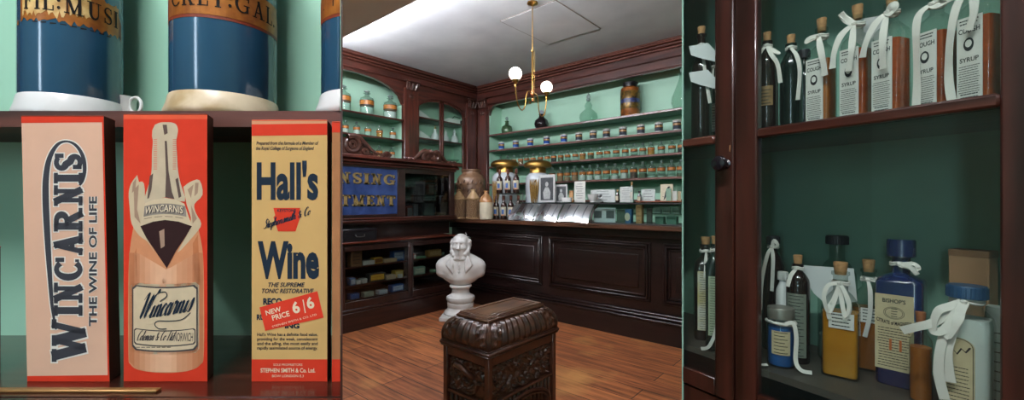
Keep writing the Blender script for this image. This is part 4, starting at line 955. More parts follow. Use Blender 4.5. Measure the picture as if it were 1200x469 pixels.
vial('tall corked vial rising behind the squarish notice', 740.5, -.785, .215, .02, '#8aa69a', '#b08a5c')
vial('small black bottle left of the low white card', 749.3, -.84, .115, .021, '#1e2326', '#2a2a2c')
stand('notice', 'low white printed card behind the wooden strip', 'notice', 751.8, 767.6, 222, 233, '#cfd6d0', Y=-.80, lines=4, tcol='#44494c')
t = stand('bird_card', 'cream card with a dark perched bird picture on the showcase', 'card', 774, 788.7, 216, 232, '#d5c9ae', Y=-.80)
m = MB(); w_ = .13; f = lambda x, y: (x*1.0, -.0052, y)
m.poly([(.028, .155), (.038, .148), (.03, .14), (.024, .11), (.008, .075), (-.018, .03), (-.03, .02), (-.02, .06), (-.012, .10), (.004, .135), (.014, .152)], f); m.tube([(-.04, -.005, .055), (.02, -.005, .05), (.045, -.005, .035)], .002, 5); m.build('bird_print', mat('bird ink', '#2e3338', rough=.6), t)
stand('card', 'small green card leaning in front of the bird picture', 'card', 780.6, 786.7, 221, 232, '#7fa08a', Y=-.86)
stand('card', 'small white card right of the bird picture', 'card', 788, 793.2, 224, 232, '#d0d2c8', Y=-.84)
stand('card', 'small tan card at the right end of the showcase row', 'card', 794, 798, 224.5, 232, '#b7a684', Y=-.82)
a, b = atY(746, 234, -.95), atY(806, 234, -.95)
tag(MB().box(a.x, b.x, -.97, -.93, CT+.2145, CT+.2145+.013, .003).build('wooden_strip', wood('strip wood', '#8a4a30', '#5e2c1c', 'X')), 'reddish wooden strip lying along the front of the showcase top', 'strip')
# ---- inside the showcase
def inside(name, label, cat, x0, x1, y0, y1, col, Y=-1.0, **k): return stand(name, label, cat, x0, x1, y0, y1, col, Y=Y, z=CT+.001, **k)
t = inside('photo_card', 'pale mounted card with two grey photographs inside the showcase', 'picture', 696, 721.5, 243.5, 260, '#c3cacc')
m = MB()
for q in (-.075, .065): m.poly([(q-.045, .05), (q+.045, .05), (q+.045, .125), (q-.045, .125)], lambda x, y: (x, -.0052, y))
m.build('photo_print', MATS['photo grey'], t)
inside('framed_card', 'dark green framed card inside the showcase beside the photographs', 'picture', 723, 733, 246, 260, '#3c4a3a', pcol='#46584a')
t = inside('round_tin', 'blue box with a round cream label inside the showcase', 'box', 733.8, 741, 245, 260, '#2f5a8a', d=.05); MB().poly([(-.008 + .028*cos(q), .07 + .04*sin(q)) for q in np.linspace(0, 2*pi, 20)[:-1]], lambda x, y: (x, -.026, y)).build('round_label', CREAM, t)
inside('carton', 'upright tan carton inside the showcase', 'box', 746.3, 753.5, 240.3, 261, '#a5794e', d=.05, pcol='#b98f62', lines=4, tcol='#6a4526')
inside('frame_card', 'small black framed card inside the showcase right of the tan carton', 'picture', 757.7, 764.5, 244, 259, '#2e2c2a', pcol='#4a4a44')
for i, (x0, x1) in enumerate(((767, 775), (778, 786), (789, 797))):
    stand('packet', 'pale packet on the glass shelf in the showcase, %s of three' % ('left', 'middle', 'right')[i], 'packet', x0, x1, 242.5, 249.5, '#b9cfc4', Y=-.85, z=CT+.001+.105, d=.05)
for i, (x0, x1) in enumerate(((769, 779), (782, 794))): inside('packet', 'low green packet on the showcase floor, %s of two' % ('left', 'right')[i], 'packet', x0, x1, 254, 262, '#56806e', Y=-.9, d=.06)
# ================================================================ marble bust on its turned pedestal
MARB = mat('white marble', '#d6d4d0', rough=.45, col2='#c2bfba', scale=7)
bp = cw(-.585, 4.86, 0); BR = math.radians(38)
ped = thing('pedestal', 'short turned white stone pedestal under the marble bust', 'pedestal', (bp.x, bp.y, 0), BR)
MB().box(-.205, .205, -.205, .205, 0.001, .045, .006).build('plinth', MARB, ped)
MB().lathe([(0, .045), (.185, .046), (.19, .06), (.18, .075), (.165, .085), (.15, .105), (.145, .125), (.15, .135), (.15, .17), (.142, .18), (.155, .195), (.163, .215), (.158, .24), (.135, .255), (.115, .262), (.1, .285), (.098, .32), (.108, .34), (.125, .35), (.128, .362), (.12, .375), (0, .375)], seg=40).build('turned_column', MARB, ped)
def bust_sdf(X, Y, Z):
    A = np.abs(X)
    d = s_ell(X, Y, Z, (0, 0.01, .555), (.250, .125, .190))
    d = s_un(d, s_cap(A, Y, Z, (.03, .03, .655), (.190, .015, .590), .055, .075), .04)
    d = s_un(d, s_cap(A, Y, Z, (.212, .01, .575), (.222, .0, .515), .070, .056), .03)
    d = s_un(d, s_cap(X, Y, Z, (0, .01, .36), (0, 0, .45), .085, .12), .05)
    d = s_un(d, s_cap(X, Y, Z, (0, .015, .64), (0, -.005, .78), .068, .06), .02)
    # coat with notched lapels, waistcoat, stand-up collar and bow tie
    def slab(pts, y0, y1):               # flat lapel piece given as a convex polygon in (|x|, z)
        q = None
        for (ax, az), (bx, bz) in zip(pts, pts[1:] + pts[:1]):
            ex, ez = bx-ax, bz-az; l = math.hypot(ex, ez); dd = ((A-ax)*ez - (Z-az)*ex)/l; q = dd if q is None else np.maximum(q, dd)
        return q
    lap = slab([(.005, .44), (.075, .60), (.055, .685), (.10, .705), (.150, .60)][::-1] if False else [(.005, .44), (.150, .605), (.100, .705), (.055, .69), (.062, .62)], 0, 0)
    d = s_un(d, np.maximum(lap, d - .016), .006)
    vst = slab([(.0, .44), (.060, .62), (.055, .70), (.0, .70)], 0, 0)
    d = np.where(vst < 0, d + np.clip(-vst*.5, 0, .008), d)
    for k in range(3): d = s_un(d, s_ell(X, Y, Z, (0, -.122+.006*k, .53+.038*k), (.009, .010, .009)), .003)
    d = s_un(d, s_cap(A, Y, Z, (.030, -.05, .700), (.072, .02, .715), .026, .026), .012)
    d = s_un(d, s_ell(A, Y, Z, (.034, -.088, .676), (.036, .024, .022)), .006)
    d = s_un(d, s_ell(X, Y, Z, (0, -.098, .676), (.014, .022, .017)), .005)
    # head
    h = s_ell(X, Y, Z, (0, .012, .850), (.098, .120, .100))
    h = s_un(h, s_ell(X, Y, Z, (0, -.040, .790), (.074, .082, .100)), .035)
    h = s_un(h, s_ell(X, Y, Z, (0, -.080, .716), (.044, .036, .032)), .03)
    h = s_un(h, s_cap(A, Y, Z, (.012, -.113, .862), (.058, -.084, .858), .012, .010), .014)
    h = s_sub(h, s_ell(A, Y, Z, (.036, -.124, .836), (.026, .024, .015)), .010)
    h = s_un(h, s_ell(A, Y, Z, (.036, -.097, .835), (.018, .014, .011)), .005)
    h = s_un(h, s_cap(X, Y, Z, (0, -.113, .852), (0, -.146, .792), .011, .016), .009)
    h = s_un(h, s_ell(A, Y, Z, (.015, -.128, .788), (.012, .014, .010)), .005)
    h = s_un(h, s_ell(A, Y, Z, (.052, -.082, .80), (.026, .022, .022)), .02)
    h = s_un(h, s_cap(A, Y, Z, (0, -.120, .752), (.024, -.108, .748), .009, .005), .006)
    h = s_sub(h, s_cap(A, Y, Z, (0, -.132, .742), (.030, -.114, .738), .0045, .003), .004)
    h = s_un(h, s_cap(A, Y, Z, (0, -.119, .733), (.018, -.110, .734), .009, .006), .006)
    lock = .005*np.sin(80*Z + 40*Y)*np.sin(60*Y+30*X)
    hw = s_un(s_cap(A, Y, Z, (.090, -.025, .80), (.084, -.058, .738), .022, .026), s_cap(A, Y, Z, (.082, -.062, .745), (.066, -.078, .722), .024, .020), .02)
    hw = s_un(hw, s_ell(A, Y, Z, (.094, .020, .842), (.028, .062, .048)), .03)
    hw = s_un(hw, s_ell(X, Y, Z, (0, .085, .815), (.098, .055, .085)), .03)
    h = s_un(h, hw + lock, .012)
    h = s_un(h, s_ell(A, Y, Z, (.110, -.004, .80), (.010, .020, .030)), .006)
    return s_un(d, h, .02)
V, Fs = surface_net(bust_sdf, (-.32, -.19, .376), (.32, .19, .97), .0075)
bu = thing('marble_bust', 'white marble bust of a bearded man in coat and bow tie on pedestal', 'bust', (bp.x, bp.y, .0), BR)
m = MB().add(V, Fs); b_ = m.build('bust_figure', MARB, bu, sharp=0)

# ================================================================ carved chest in the foreground
p0 = cw(-.12, 2.2, 0); CXW, CYW = .40, .651
ch = thing('carved_chest', 'dark carved oak casket with bulging ribbed lid standing on the floor', 'chest', (p0.x-CXW/2, p0.y+CYW/2, 0)); hx, hy = CXW/2, CYW/2
OAK = mat('casket oak', '#54301f', rough=.32, col2='#38201a', scale=14, coat=.45, bump=.04); OAKD = mat('casket carving', '#50301f', rough=.3, col2='#2c1812', scale=25, coat=.5)
i = .018; m = MB()
t = .034
for sx in (-1, 1):
    for sy in (-1, 1): m.box(sx*(hx-i), sx*(hx-i-t), sy*(hy-i), sy*(hy-i-t), 0.001, .492, .004)
for z0, z1 in ((.435, .492), (.225, .24), (.001, .05)):
    for s in (-1, 1):
        m.box(-(hx-i-t), hx-i-t, s*(hy-i-.003), s*(hy-i-t), z0, z1, .003); m.box(s*(hx-i-.003), s*(hx-i-t), -(hy-i-t), hy-i-t, z0, z1, .003)
m.build('frame', OAK, ch)
m = MB().box(-(hx-i-.03), hx-i-.03, -(hy-i-.03), hy-i-.03, .02, .47); m.build('chest_body', OAKD, ch)
m = MB()
for (e, z0, z1) in ((.006, .485, .495), (.0, .495, .516), (.010, .516, .522)): m.box(-hx+e, hx-e, -hy+e, hy-e, z0, z1, .008)
m.build('rim', OAK, ch)
rg = np.random.default_rng(5)
def relief(nx, ny, w, h, n, seed):
    g = np.random.default_rng(seed); x = np.linspace(0, w, nx)[:, None]*np.ones((1, ny)); y = np.ones((nx, 1))*np.linspace(0, h, ny)[None, :]; H = np.zeros((nx, ny))
    # scrolling stems
    for cx, cy, R, s in [(w*(k+.5)/3, h*(.5+.12*(-1)**k), h*.40, (-1)**k) for k in range(3)]:
        for tt in np.linspace(0, 9, 150):
            r = R*(1-tt/10); px, py = cx + r*cos(s*tt), cy + r*sin(s*tt); q = ((x-px)**2 + (y-py)**2)/(.0065**2); H = np.maximum(H, .9*np.sqrt(np.clip(1-q, 0, 1)))
    # leaves: lobed, veined
    for _ in range(n):
        cx, cy = g.uniform(0, w), g.uniform(0, h); a = g.uniform(0, 2*pi); L = g.uniform(.022, .036); W_ = L*g.uniform(.35, .5)
        u = (x-cx)*cos(a) + (y-cy)*sin(a); v = -(x-cx)*sin(a) + (y-cy)*cos(a)
        lob = W_*(1-(u/L)**2)*(1+.22*np.cos(u/L*9)); ins = (np.abs(u) < L) & (np.abs(v) < lob)
        hh = (.35+.65*(1-np.abs(v)/np.maximum(lob, 1e-6))**.6) * (.55+.45*np.clip(1-(u/L)**2, 0, 1)) * (1 - .45*np.exp(-(v/.0022)**2)) * g.uniform(.7, 1.15)
        H = np.where(ins, np.maximum(H*.35, hh), H)
    # grape bosses
    for _ in range(n//2):
        cx, cy = g.uniform(.01, w-.01), g.uniform(.01, h-.01); q = ((x-cx)**2+(y-cy)**2)/(.0075**2); H = np.maximum(H, 1.1*np.sqrt(np.clip(1-q, 0, 1)))
    e = np.minimum(np.minimum(x, w-x), np.minimum(y, h-y)); return H*np.clip(e/.006, 0, 1)
def relief_part(name, w, h, pos, seed, n, amp=.02):
    nx, ny = int(w/.0028), int(h/.0028); H = relief(nx, ny, w, h, n, seed)
    MB().grid(nx, ny, lambda u, v: pos(u*w, v*h, amp*H[min(nx-1, int(round(u*(nx-1)))), min(ny-1, int(round(v*(ny-1))))])).build(name, OAKD, ch, sharp=0)
iw = .055
relief_part('carved_panel', CXW-2*iw, .195, lambda a, b, d: (-hx+iw+a, -(hy-i-.028)-d, .24+b), 11, 46)
relief_part('carved_panel', CYW-2*iw, .195, lambda a, b, d: ((hx-i-.028)+d, -hy+iw+a, .24+b), 12, 84)
relief_part('carved_panel', CXW-2*iw, .195, lambda a, b, d: (hx-iw-a, (hy-i-.028)+d, .24+b), 13, 40)
m = MB(); m.tube(spline([(-.055, -(hy-.03), .385), (-.05, -(hy-.0), .405), (-.02, -(hy+.012), .41), (.02, -(hy+.012), .40), (.05, -(hy-.0), .375), (.055, -(hy-.03), .35)], 6), [.012]+[.016]*29+[.01], 10); m.build('handle', OAK, ch)
# arched moulding in the long side below the carving
m = MB()
for q, r in ((0, .010), (.022, .007)):
    P = [(hx-i+.0, y, z) for y, z in [(-.235+q, .05)] + [((.235-q)*-cos(a_), .10 + (.105-q)*sin(a_)) for a_ in np.linspace(0, pi, 30)] + [(.235-q, .05)]]; m.tube(P, r, 8)
m.build('arch_moulding', OAK, ch)
m = MB()
for k in range(15): y = -hy + .07 + k*(CYW-.14)/14; m.box(hx-i-.032, hx-i-.012, y-.012, y+.012, .05, .226, .008)
for k in range(8): x = -hx + .07 + k*(CXW-.14)/7; m.box(x-.012, x+.012, -(hy-i-.012), -(hy-i-.032), .05, .226, .008)
m.build('fluting', OAKD, ch)
# bulging lid: ribbed in the middle, acanthus leaves at the corners
def leafH(u, v, L):
    """u metres from the corner, v 0..1"""
    c = .045 + .03*v; q = (u-c)/(.05*(1-.35*v)+.004); w_ = np.clip(1-q*q, 0, 1)
    return .020*w_**.6*(.7+.3*math.sin(v*24 + q*4)*1)*(1-.5*math.exp(-(q*4)**2)) + .014*max(0, math.cos(q*7+v*3))**3*w_
def lid_side(L, P):
    n = int(L/.0035); nv = 44
    def f(uu, v):
        u = uu*L; e = min(u, L-u); H = 0.
        if e < .115: H = leafH(e, v, L)
        else:
            k = max(2, round((L-.23)/.052)); ph = (u-.115)/(L-.23)*k*pi; H = .013*abs(math.sin(ph))**.7 + .004*max(0, math.sin(2*ph-1.2))**6
        H *= min(1, v*8)*min(1, (1-v)*6)
        inset = .016 + .062*v**2.3; z = .522 + .125*(1-(1-v)**1.35)
        return P(uu, inset, z, H)
    return n, nv, f
m = MB()
def side(L, fn):
    n, nv, f = lid_side(L, fn); m.grid(n, nv, f)
def rect(uu, ins, hx_, hy_, s):
    X, Y = hx_-ins, hy_-ins
    return {0: (-X + 2*X*uu, -Y), 1: (X, -Y + 2*Y*uu), 2: (X - 2*X*uu, Y), 3: (-X, Y - 2*Y*uu)}[s]
NR = [(0, -1), (1, 0), (0, 1), (-1, 0)]
for s in range(4):
    def fn(uu, ins, z, H, s=s):
        x, y = rect(uu, ins, hx, hy, s); k = min(1, 12*min(uu, 1-uu)); return (x + NR[s][0]*H*k, y + NR[s][1]*H*k, z + H*.35*k)
    side(CXW if s % 2 == 0 else CYW, fn)
m.box(-hx+.085, hx-.085, -hy+.085, hy-.085, .52, .648); m.build('lid', OAKD, ch, sharp=0)
m = MB(); 
for (e, z0, z1) in ((.080, .640, .648), (.072, .648, .664), (.080, .664, .670)): m.box(-hx+e, hx-e, -hy+e, hy-e, z0, z1, .004)
for s in (-1, 1):
    m.box(-hx+.085, hx-.085, s*(hy-.085), s*(hy-.11), .668, .676, .003); m.box(s*(hx-.085), s*(hx-.11), -hy+.11, hy-.11, .668, .676, .003)
m.box(-hx+.125, hx-.125, -hy+.125, hy-.125, .668, .673, .003)
m.build('top_plate', mat('casket top', '#6a4a34', rough=.3, col2='#45291c', scale=18, coat=.5, stretch=(1, .3, 1)), ch)
for s in range(4):
    m = MB()
    x0, y0 = rect(0, .02, hx, hy, s); x1, y1 = rect(0, .078, hx, hy, s)
    m.tube([(x0 + (x1-x0)*v**2.3, y0 + (y1-y0)*v**2.3, .524 + .12*(1-(1-v)**1.35)) for v in np.linspace(0, 1, 10)], [.011, .013, .015, .016, .015, .014, .012, .011, .010, .008], 8)
    m.build('corner_rib', OAKD, ch)
# ================================================================ near wooden shelf of jars and cartons (faces the camera)
U0, D0_ = -.60, .60
def near(name, label, cat, u, d, z, group=None): return thing(name, label, cat, cw(u, d, z), TH, group)
EU = lambda d, k=-.4014: k*d                    # mitred right end of the unit
sh = near('wooden_shelf', 'green-backed dark wooden shelf holding blue drug jars and old cartons', 'shelf', U0, D0_, 0)
lu = lambda u: u-U0
ld = lambda d: d-D0_
def slab(d0, d1, z0, z1, k=-.4014, ul=-1.05):
    m = MB(); m.prism([(lu(ul), ld(d0)), (lu(k*d0), ld(d0)), (lu(k*d1), ld(d1)), (lu(ul), ld(d1))], lambda x, y, d: (x, y, d), z0, z1); return m
SHW = wood('shelf wood', '#5c3226', '#2e1812', 'X', scale=9, rough=.6, coat=0); SHD = wood('shelf wood dark', '#4a2418', '#1f0f0b', 'X', scale=8, rough=.22, coat=.4)
slab(.675, .69, 0, 2.0).build('back_panel', mat('shelf back green', '#9ccfb4', rough=.55, var=.05, scale=4), sh)
slab(.543, .675, 1.3962, 1.4156).build('shelf_board', SHW, sh); slab(.535, .543, 1.3955, 1.4155).build('shelf_lip', SHW, sh)
slab(.462, .675, 1.062, 1.0905).build('shelf_board', SHD, sh); slab(.456, .462, 1.066, 1.0895).build('shelf_lip', SHD, sh)
slab(.478, .49, 0, 1.062).build('front_panel', SHD, sh); slab(.50, .675, 1.98, 2.0).build('top_board', SHW, sh)
m = MB(); m.prism([(lu(-.4014*.458), ld(.458)), (lu(-.397*.458), ld(.458)), (lu(-.397*.69), ld(.69)), (lu(-.4014*.69), ld(.69))], lambda x, y, d: (x, y, d), 0, 2.0)
m.prism([(lu(-1.065), ld(.458)), (lu(-1.05), ld(.458)), (lu(-1.05), ld(.69)), (lu(-1.065), ld(.69))], lambda x, y, d: (x, y, d), 0, 2.0); m.build('end_panel', wood('shelf end wood', '#4a2418', '#2a150e', 'Z', scale=8, rough=.4), sh)
import bmesh
def cut_by_end(o, d_in=-.4026):
    """trim a mesh flush against the inner face of the mitred end panel"""
    M = o.matrix_basis.copy(); P = o.parent
    while P: M = P.matrix_basis @ M; P = P.parent
    Mi = M.inverted(); co = Mi @ cw(d_in*.6, .6, 1.3); nrm = (Mi.to_3x3() @ (RV*1.0 - WV*d_in)).normalized()
    b = bmesh.new(); b.from_mesh(o.data)
    g = b.verts[:] + b.edges[:] + b.faces[:]
    r = bmesh.ops.bisect_plane(b, geom=g, plane_co=co, plane_no=nrm, clear_outer=True)
    ed = [e for e in r['geom_cut'] if isinstance(e, bmesh.types.BMEdge)]
    if ed: bmesh.ops.holes_fill(b, edges=ed, sides=0)
    b.to_mesh(o.data); b.free(); o.data.update()
# ---- big blue drug jars with gilt scroll labels
JB = mat('blue jar glaze', '#29526f', rough=.12, var=.1, scale=5, coat=.6); JW = mat('jar foot white', '#d5d7d5', rough=.25, var=.08, scale=20); JC = mat('jar foot cream', '#cfc0a2', rough=.35, col2='#a8926c', scale=26)
INK = mat('black lettering', '#1c1815', rough=.5, spec=.12); RIB = mat('gilt ribbon', '#b5702a', rough=.35, metal=.25, col2='#8a4c1c', scale=45); RIBD = mat('ribbon shade', '#7a3018', rough=.45); RIBW = mat('worn cream gilding', '#d8b878', rough=.5, col2='#b58a48', scale=60)
def jar_geom(pl, pr, d):
    a0, a1 = math.atan((pl-600)/F), math.atan((pr-600)/F); am = (a0+a1)/2; D = d/cos(am); return D*sin(am), D*sin((a1-a0)/2)
ZS = 1.4157
def drug_jar(pl, pr, label, foot, text, worn=False, d=.6045):
    u, r = jar_geom(pl, pr, d); t = near('drug_jar', label, 'jar', u, d, ZS, 'large blue drug jars'); ac = math.atan2(-d, -u)
    cyl = lambda e: (lambda x, y: ((r+e)*cos(ac + x/r), (r+e)*sin(ac + x/r), y))
    MB().lathe([(r*.985, .028), (r, .030), (r, .24), (r*.97, .25), (0, .25)], seg=64).build('jar_body', JB, t)
    MB().lathe([(r*1.08, 0), (r*1.105, .003), (r*1.105, .007), (r*1.05, .017), (r*1.02, .0265), (r*1.0, .0285), (r*.9, .0285)], seg=64).build('jar_foot', foot, t)
    MB().lathe([(r*.97, .25), (r*1.02, .252), (r*1.02, .27), (r*.9, .285), (r*.4, .30), (r*.16, .305), (r*.14, .315), (r*.2, .33), (0, .335)], seg=40).build('jar_lid', JW, t)
    H0, H1 = .1245, .166; W_ = r*1.28
    def banner(mb, e, x0, x1, y0, y1, mi=0, n=28, wob=0.):
        g = np.random.default_rng(3)
        lo = [y0 + wob*g.uniform(-1, 1) for _ in range(n+1)]; hi = [y1 + wob*g.uniform(-1, 1)*.6 for _ in range(n+1)]
        fn = cyl(e)
        for k in range(n):
            xa, xb = x0+(x1-x0)*k/n, x0+(x1-x0)*(k+1)/n
            mb.add([fn(xa, lo[k]), fn(xb, lo[k+1]), fn(xb, hi[k+1]), fn(xa, hi[k])], [[0, 1, 2, 3]], mi)
    m = MB()
    if not worn:
        banner(m, .0004, -W_*1.0, W_*1.0, H0-.004, H1, 1); banner(m, .0008, -W_*.97, W_*.97, H0, H1, 0)
        for s in (-1, 1): m.poly([(s*W_*.97, H0), (s*W_*1.06, H0-.010), (s*W_*1.06, H1-.018), (s*W_*.97, H1-.006)][::s], cyl(.0006), 1)
    else:
        banner(m, .0004, -W_*.86, W_*.80, H0-.002, H1, 0, 40, .004); banner(m, .0008, -W_*.80, -W_*.1, H0+.006, H1-.002, 2, 24, .006); banner(m, .0008, -W_*.05, W_*.25, H0+.012, H1-.004, 2, 12, .005)
        m.poly([(W_*.80, H0+.002), (W_*.9, H0-.006), (W_*.88, H0+.02), (W_*.8, H0+.03)], cyl(.0005), 1); m.poly([(-W_*.98, H0-.008), (-W_*.93, H0-.009), (-W_*.92, H0-.003), (-W_*.97, H0-.002)], cyl(.0005), 0)
        for k in range(9): m.poly([(-W_*.6+k*.0095, H0-.006-.0006*(k % 3)), (-W_*.6+k*.0095+.006, H0-.006), (-W_*.6+k*.0095+.006, H0-.0045), (-W_*.6+k*.0095, H0-.0048)], cyl(.0003), 3)
    lb = m.build('jar_label', [RIB, RIBD, RIBW, INK], t)
    m = MB(); ww = W_*(1.72 if not worn else 1.5)
    put_serif(m, text, cyl(.0012), -ww/2, H0+.0105, .0235, ww, T=.17, t=.07, s=.06, e=.08, gap=.14); m.build('lettering', INK, lb)
    return t
drug_jar(18.5, 145.5, 'leftmost blue drug jar, worn gilt label and clean white foot', JW, 'FIL:MUSI', True)
drug_jar(197, 325, 'middle blue drug jar with CRET:GAL. gilt label and stained cream foot', JC, 'CRET:GAL.')
j3 = drug_jar(376, 497, 'rightmost blue drug jar, cut off at the end of the shelf', JW, 'EMP:ROB.' if False else 'E', False)
for o in list(j3.children):
    cut_by_end(o)
    for q in o.children: cut_by_end(q)
u_, d_ = (145-600)/F*.635, .635
t = near('porcelain_cup', 'small white porcelain cup with ring handle beside the leftmost jar', 'cup', u_, d_, ZS)
MB().lathe([(.009, 0), (.013, .002), (.0135, .006), (.0145, .034), (.016, .042), (.0145, .042), (.013, .008), (0, .006)], seg=24).build('cup_body', WHITE, t)
m = MB(); m.tube([(.021 + .009*cos(a), -.004, .029 + .0115*sin(a)) for a in np.linspace(0, 2*pi, 20, endpoint=False)], .0022, 8, closed=True); m.build('cup_handle', WHITE, t)

# ---- old cartons on the lower shelf; print drawn in millimetres of the front face
ZB = 1.0907
class Carton:
    def __init__(s, label, px, w, h, depth, rack, lean, mats, d=.5, group='old medicine wine cartons'):
        s.t = near('carton', label, 'box', (px-600)/1000*d/.5, d, ZB, group); s.w, s.h, s.k = w, h, lean; s.x0 = px
        m = MB(); q = [(0, 0), (w, 0), (w+rack, depth), (rack, depth)]; H = h
        f = lambda x, y, z: (x + lean*z, y, z)
        vs = [f(x, y, 0) for x, y in q] + [f(x, y, H) for x, y in q]
        m.add(vs, [[0, 1, 5, 4]], 0); m.add(vs, [[1, 2, 6, 5], [3, 0, 4, 7], [2, 3, 7, 6]], 1); m.add(vs, [[4, 5, 6, 7], [3, 2, 1, 0]], 2)
        s.body = m.build('box_body', mats, s.t)
        # folded flap edge along the top
        m = MB(); m.tube([f(.0005, .0005, H), f(w-.0005, .0005, H), f(w+rack-.0005, depth, H), f(rack+.0005, depth, H)], .0009, 6, closed=True); m.build('flap_edge', mats[2], s.t)
    def fn(s, layer):                        # photo pixel -> face point
        def g(px, py): z = (447-py)/1000; x = (px-s.x0)/1000; return (x, -.00012*layer, z)
        return g
    def mm(s, layer): return lambda x, y: (x + s.k*y, -.00012*layer, y)
RED = mat('print red', '#cc3a24', rough=.6, spec=.12, var=.07, scale=40); RED2 = mat('print orange red', '#d9583a', rough=.6, spec=.12, var=.08, scale=40)
PINK = mat('pinkish card', '#d2ab92', rough=.7, spec=.12, var=.06, scale=18); CARD = mat('tan printed card', '#c8a468', rough=.7, spec=.12, var=.07, scale=18); BROWNC = mat('brown card side', '#5e2f20', rough=.7, var=.2, scale=20); SIDEP = mat('faded red card side', '#8c3a28', rough=.7, spec=.12, var=.3, scale=16)
SLATE = mat('slate ink', '#383a40', rough=.6, spec=.12); HALO = mat('pale outline', '#d8d6cc', rough=.7, spec=.12); NAVY = mat('navy ink', '#1b2836', rough=.6, spec=.12); CRM = mat('cream print', '#dccdb0', rough=.7, spec=.12, var=.05, scale=30); GREYI = mat('faded ink', '#5c5048', rough=.7, spec=.12)
def P(mb, pts, fn, mi=0): mb.poly([p for p in pts][::1], fn, mi)
# carton one: WINCARNIS / THE WINE OF LIFE, reading upwards
c1 = Carton('pink carton lettered WINCARNIS THE WINE OF LIFE reading upwards', 32, .0965, .311, .026, -.011, -.0225, [PINK, BROWNC, SIDEP])
c1x = lambda L: (lambda px, py: ((px - (25 + 7*(py-136)/311))/1000, -.00012*L, (447-py)/1000))   # pixels already lean with the face
f1 = c1.mm(1)
m = MB(); m.poly([(0, 0), (.0965, 0), (.0965, .0075), (0, .0065)], f1); m.poly([(0, .303), (.0965, .304), (.0965, .311), (0, .311)], f1); m.poly([(.0945, 0), (.0965, 0), (.0965, .311), (.0945, .311)], c1.mm(1.3)); m.build('red_edging', RED, c1.t)
def up(L, xb, yb):     # letters climb the carton; xb baseline pixel column, yb start row
    return lambda x, y: ((xb - y*1000 - 32)/1000, -.00012*L, (447-yb)/1000 + x)
for nm, mt, gr, L in (('letter_outline', HALO, .04, 1.6), ('lettering', SLATE, 0, 2.6)):
    m = MB(); kw = dict(T=.27, t=.17, s=.14, e=.07, gap=.07, grow=gr)
    put_serif(m, 'W', up(L, 101, 424), 0, 0, .040, .051, **kw)
    put_serif(m, 'INCARNIS', up(L, 97, 370), 0, 0, .0335, .190, **kw)
    pts = sp2([(66, 386), (61.5, 360), (58.5, 320), (56, 280), (54, 240), (54, 210), (58, 186), (67, 170), (78, 165.5), (89, 170), (97, 182), (99.5, 197), (97.5, 210), (93.5, 217)], 6); n = len(pts)
    wd = [2.2 + 5.5*sin(pi*min(1, i/(n*.62)))**1.3 if i < n*.62 else 2.2 + 2.4*sin(pi*(i-n*.62)/(n*.38)) for i in range(n)]
    for q in ribbon(pts, [w_ + (2.6 if gr else 0) for w_ in wd]): m.add([((x-32)/1000, -.00012*(L-.3), (447-y)/1000) for x, y in q], [[0, 1, 2, 3]])
    put_sans(m, 'THE WINE OF LIFE', up(L, 113.5, 382), 0, 0, .0088, .152, bold=.03 if gr == 0 else .075, align='l')
    m.build(nm, mt, c1.t)
# carton two: picture of the wrapped bottle
c2 = Carton('red carton with a picture of a paper-wrapped wine bottle', 145, .098, .313, .026, -.011, -.001, [RED, BROWNC, SIDEP]); g = c2.fn
ART = {k: mat('art '+k, v, rough=.65, spec=.12, var=.09, scale=60) for k, v in dict(peach='#c98a62', light='#d9a984', dark='#2e1b1b', cream='#c4b293', shade='#a08570', foil='#bfb095', streak='#5a4a44', deep='#b8744c', lab='#cab99a', line='#4a4545').items()}
def art(name, col, layer, *polys):
    for q in polys: MB().poly([tuple(p) for p in q], g(layer)).build(name, ART[col], c2.t)
m = MB(); m.poly([(145, 134), (243, 134), (243, 139.5), (145, 139.5)], g(1)); m.build('top_band', RED2, c2.t)
art('wrapped_body', 'peach', 1, sp2([(158, 258), (152.5, 290), (150.5, 330), (150.5, 412), (153, 427), (165, 434), (195, 437), (222, 434), (235, 427), (239, 412), (239, 330), (237, 290), (230, 258)], 4))
def mixh(a, b, t): return '#' + ''.join('%02x' % int(int(a[i:i+2], 16)*(1-t) + int(b[i:i+2], 16)*t) for i in (1, 3, 5))
tone = []; m = MB()
for k in range(14):
    t_ = k/13; q = sin(pi*(t_*1.15+.02))**1.0 if t_ < .84 else sin(pi*.98)+.0; q = max(0, min(1, .15 + .85*max(0, sin(pi*min(1, t_*1.05)))*(1 - .35*math.exp(-((t_-.72)/.08)**2))))
    tone.append(mat('wrap tone %d' % k, mixh('#b06c46', '#dcae8c', q), rough=.65, spec=.12, var=.06, scale=60)); xa = 151.5 + 86.5*k/14; xb = xa + 86.5/14
    top = lambda x: 300 - 10*abs((x-195)/44)**2*(-1) if False else 296 + 20*max(0, 1-abs(x-195.8)/34); bot = lambda x: 436 - 13*abs((x-195)/44)**4
    m.add([g(2)(xa, bot(xa)), g(2)(xb, bot(xb)), g(2)(xb, top(xb)), g(2)(xa, top(xa))], [[0, 1, 2, 3]], k)
m.build('wrapper_shading', tone, c2.t)
art('paper_fold', 'deep', 2, [(157, 300), (160, 290), (161, 332), (155, 332)], [(226, 285), (232, 275), (235, 332), (228, 332)], [(190, 316), (196, 314), (196, 332), (191, 332)])
art('neck_paper', 'cream', 2, sp2([(161, 205), (154, 214.5), (151, 226), (152, 242), (154.5, 262), (163.5, 276), (173, 283), (181, 295), (168, 268), (170, 240), (169, 215), (163, 213)], 3), sp2([(215, 219), (223, 213), (234, 211), (237.5, 228), (228, 239), (230, 250), (236, 262), (229, 274), (208, 296), (224, 264), (219, 240)], 3))
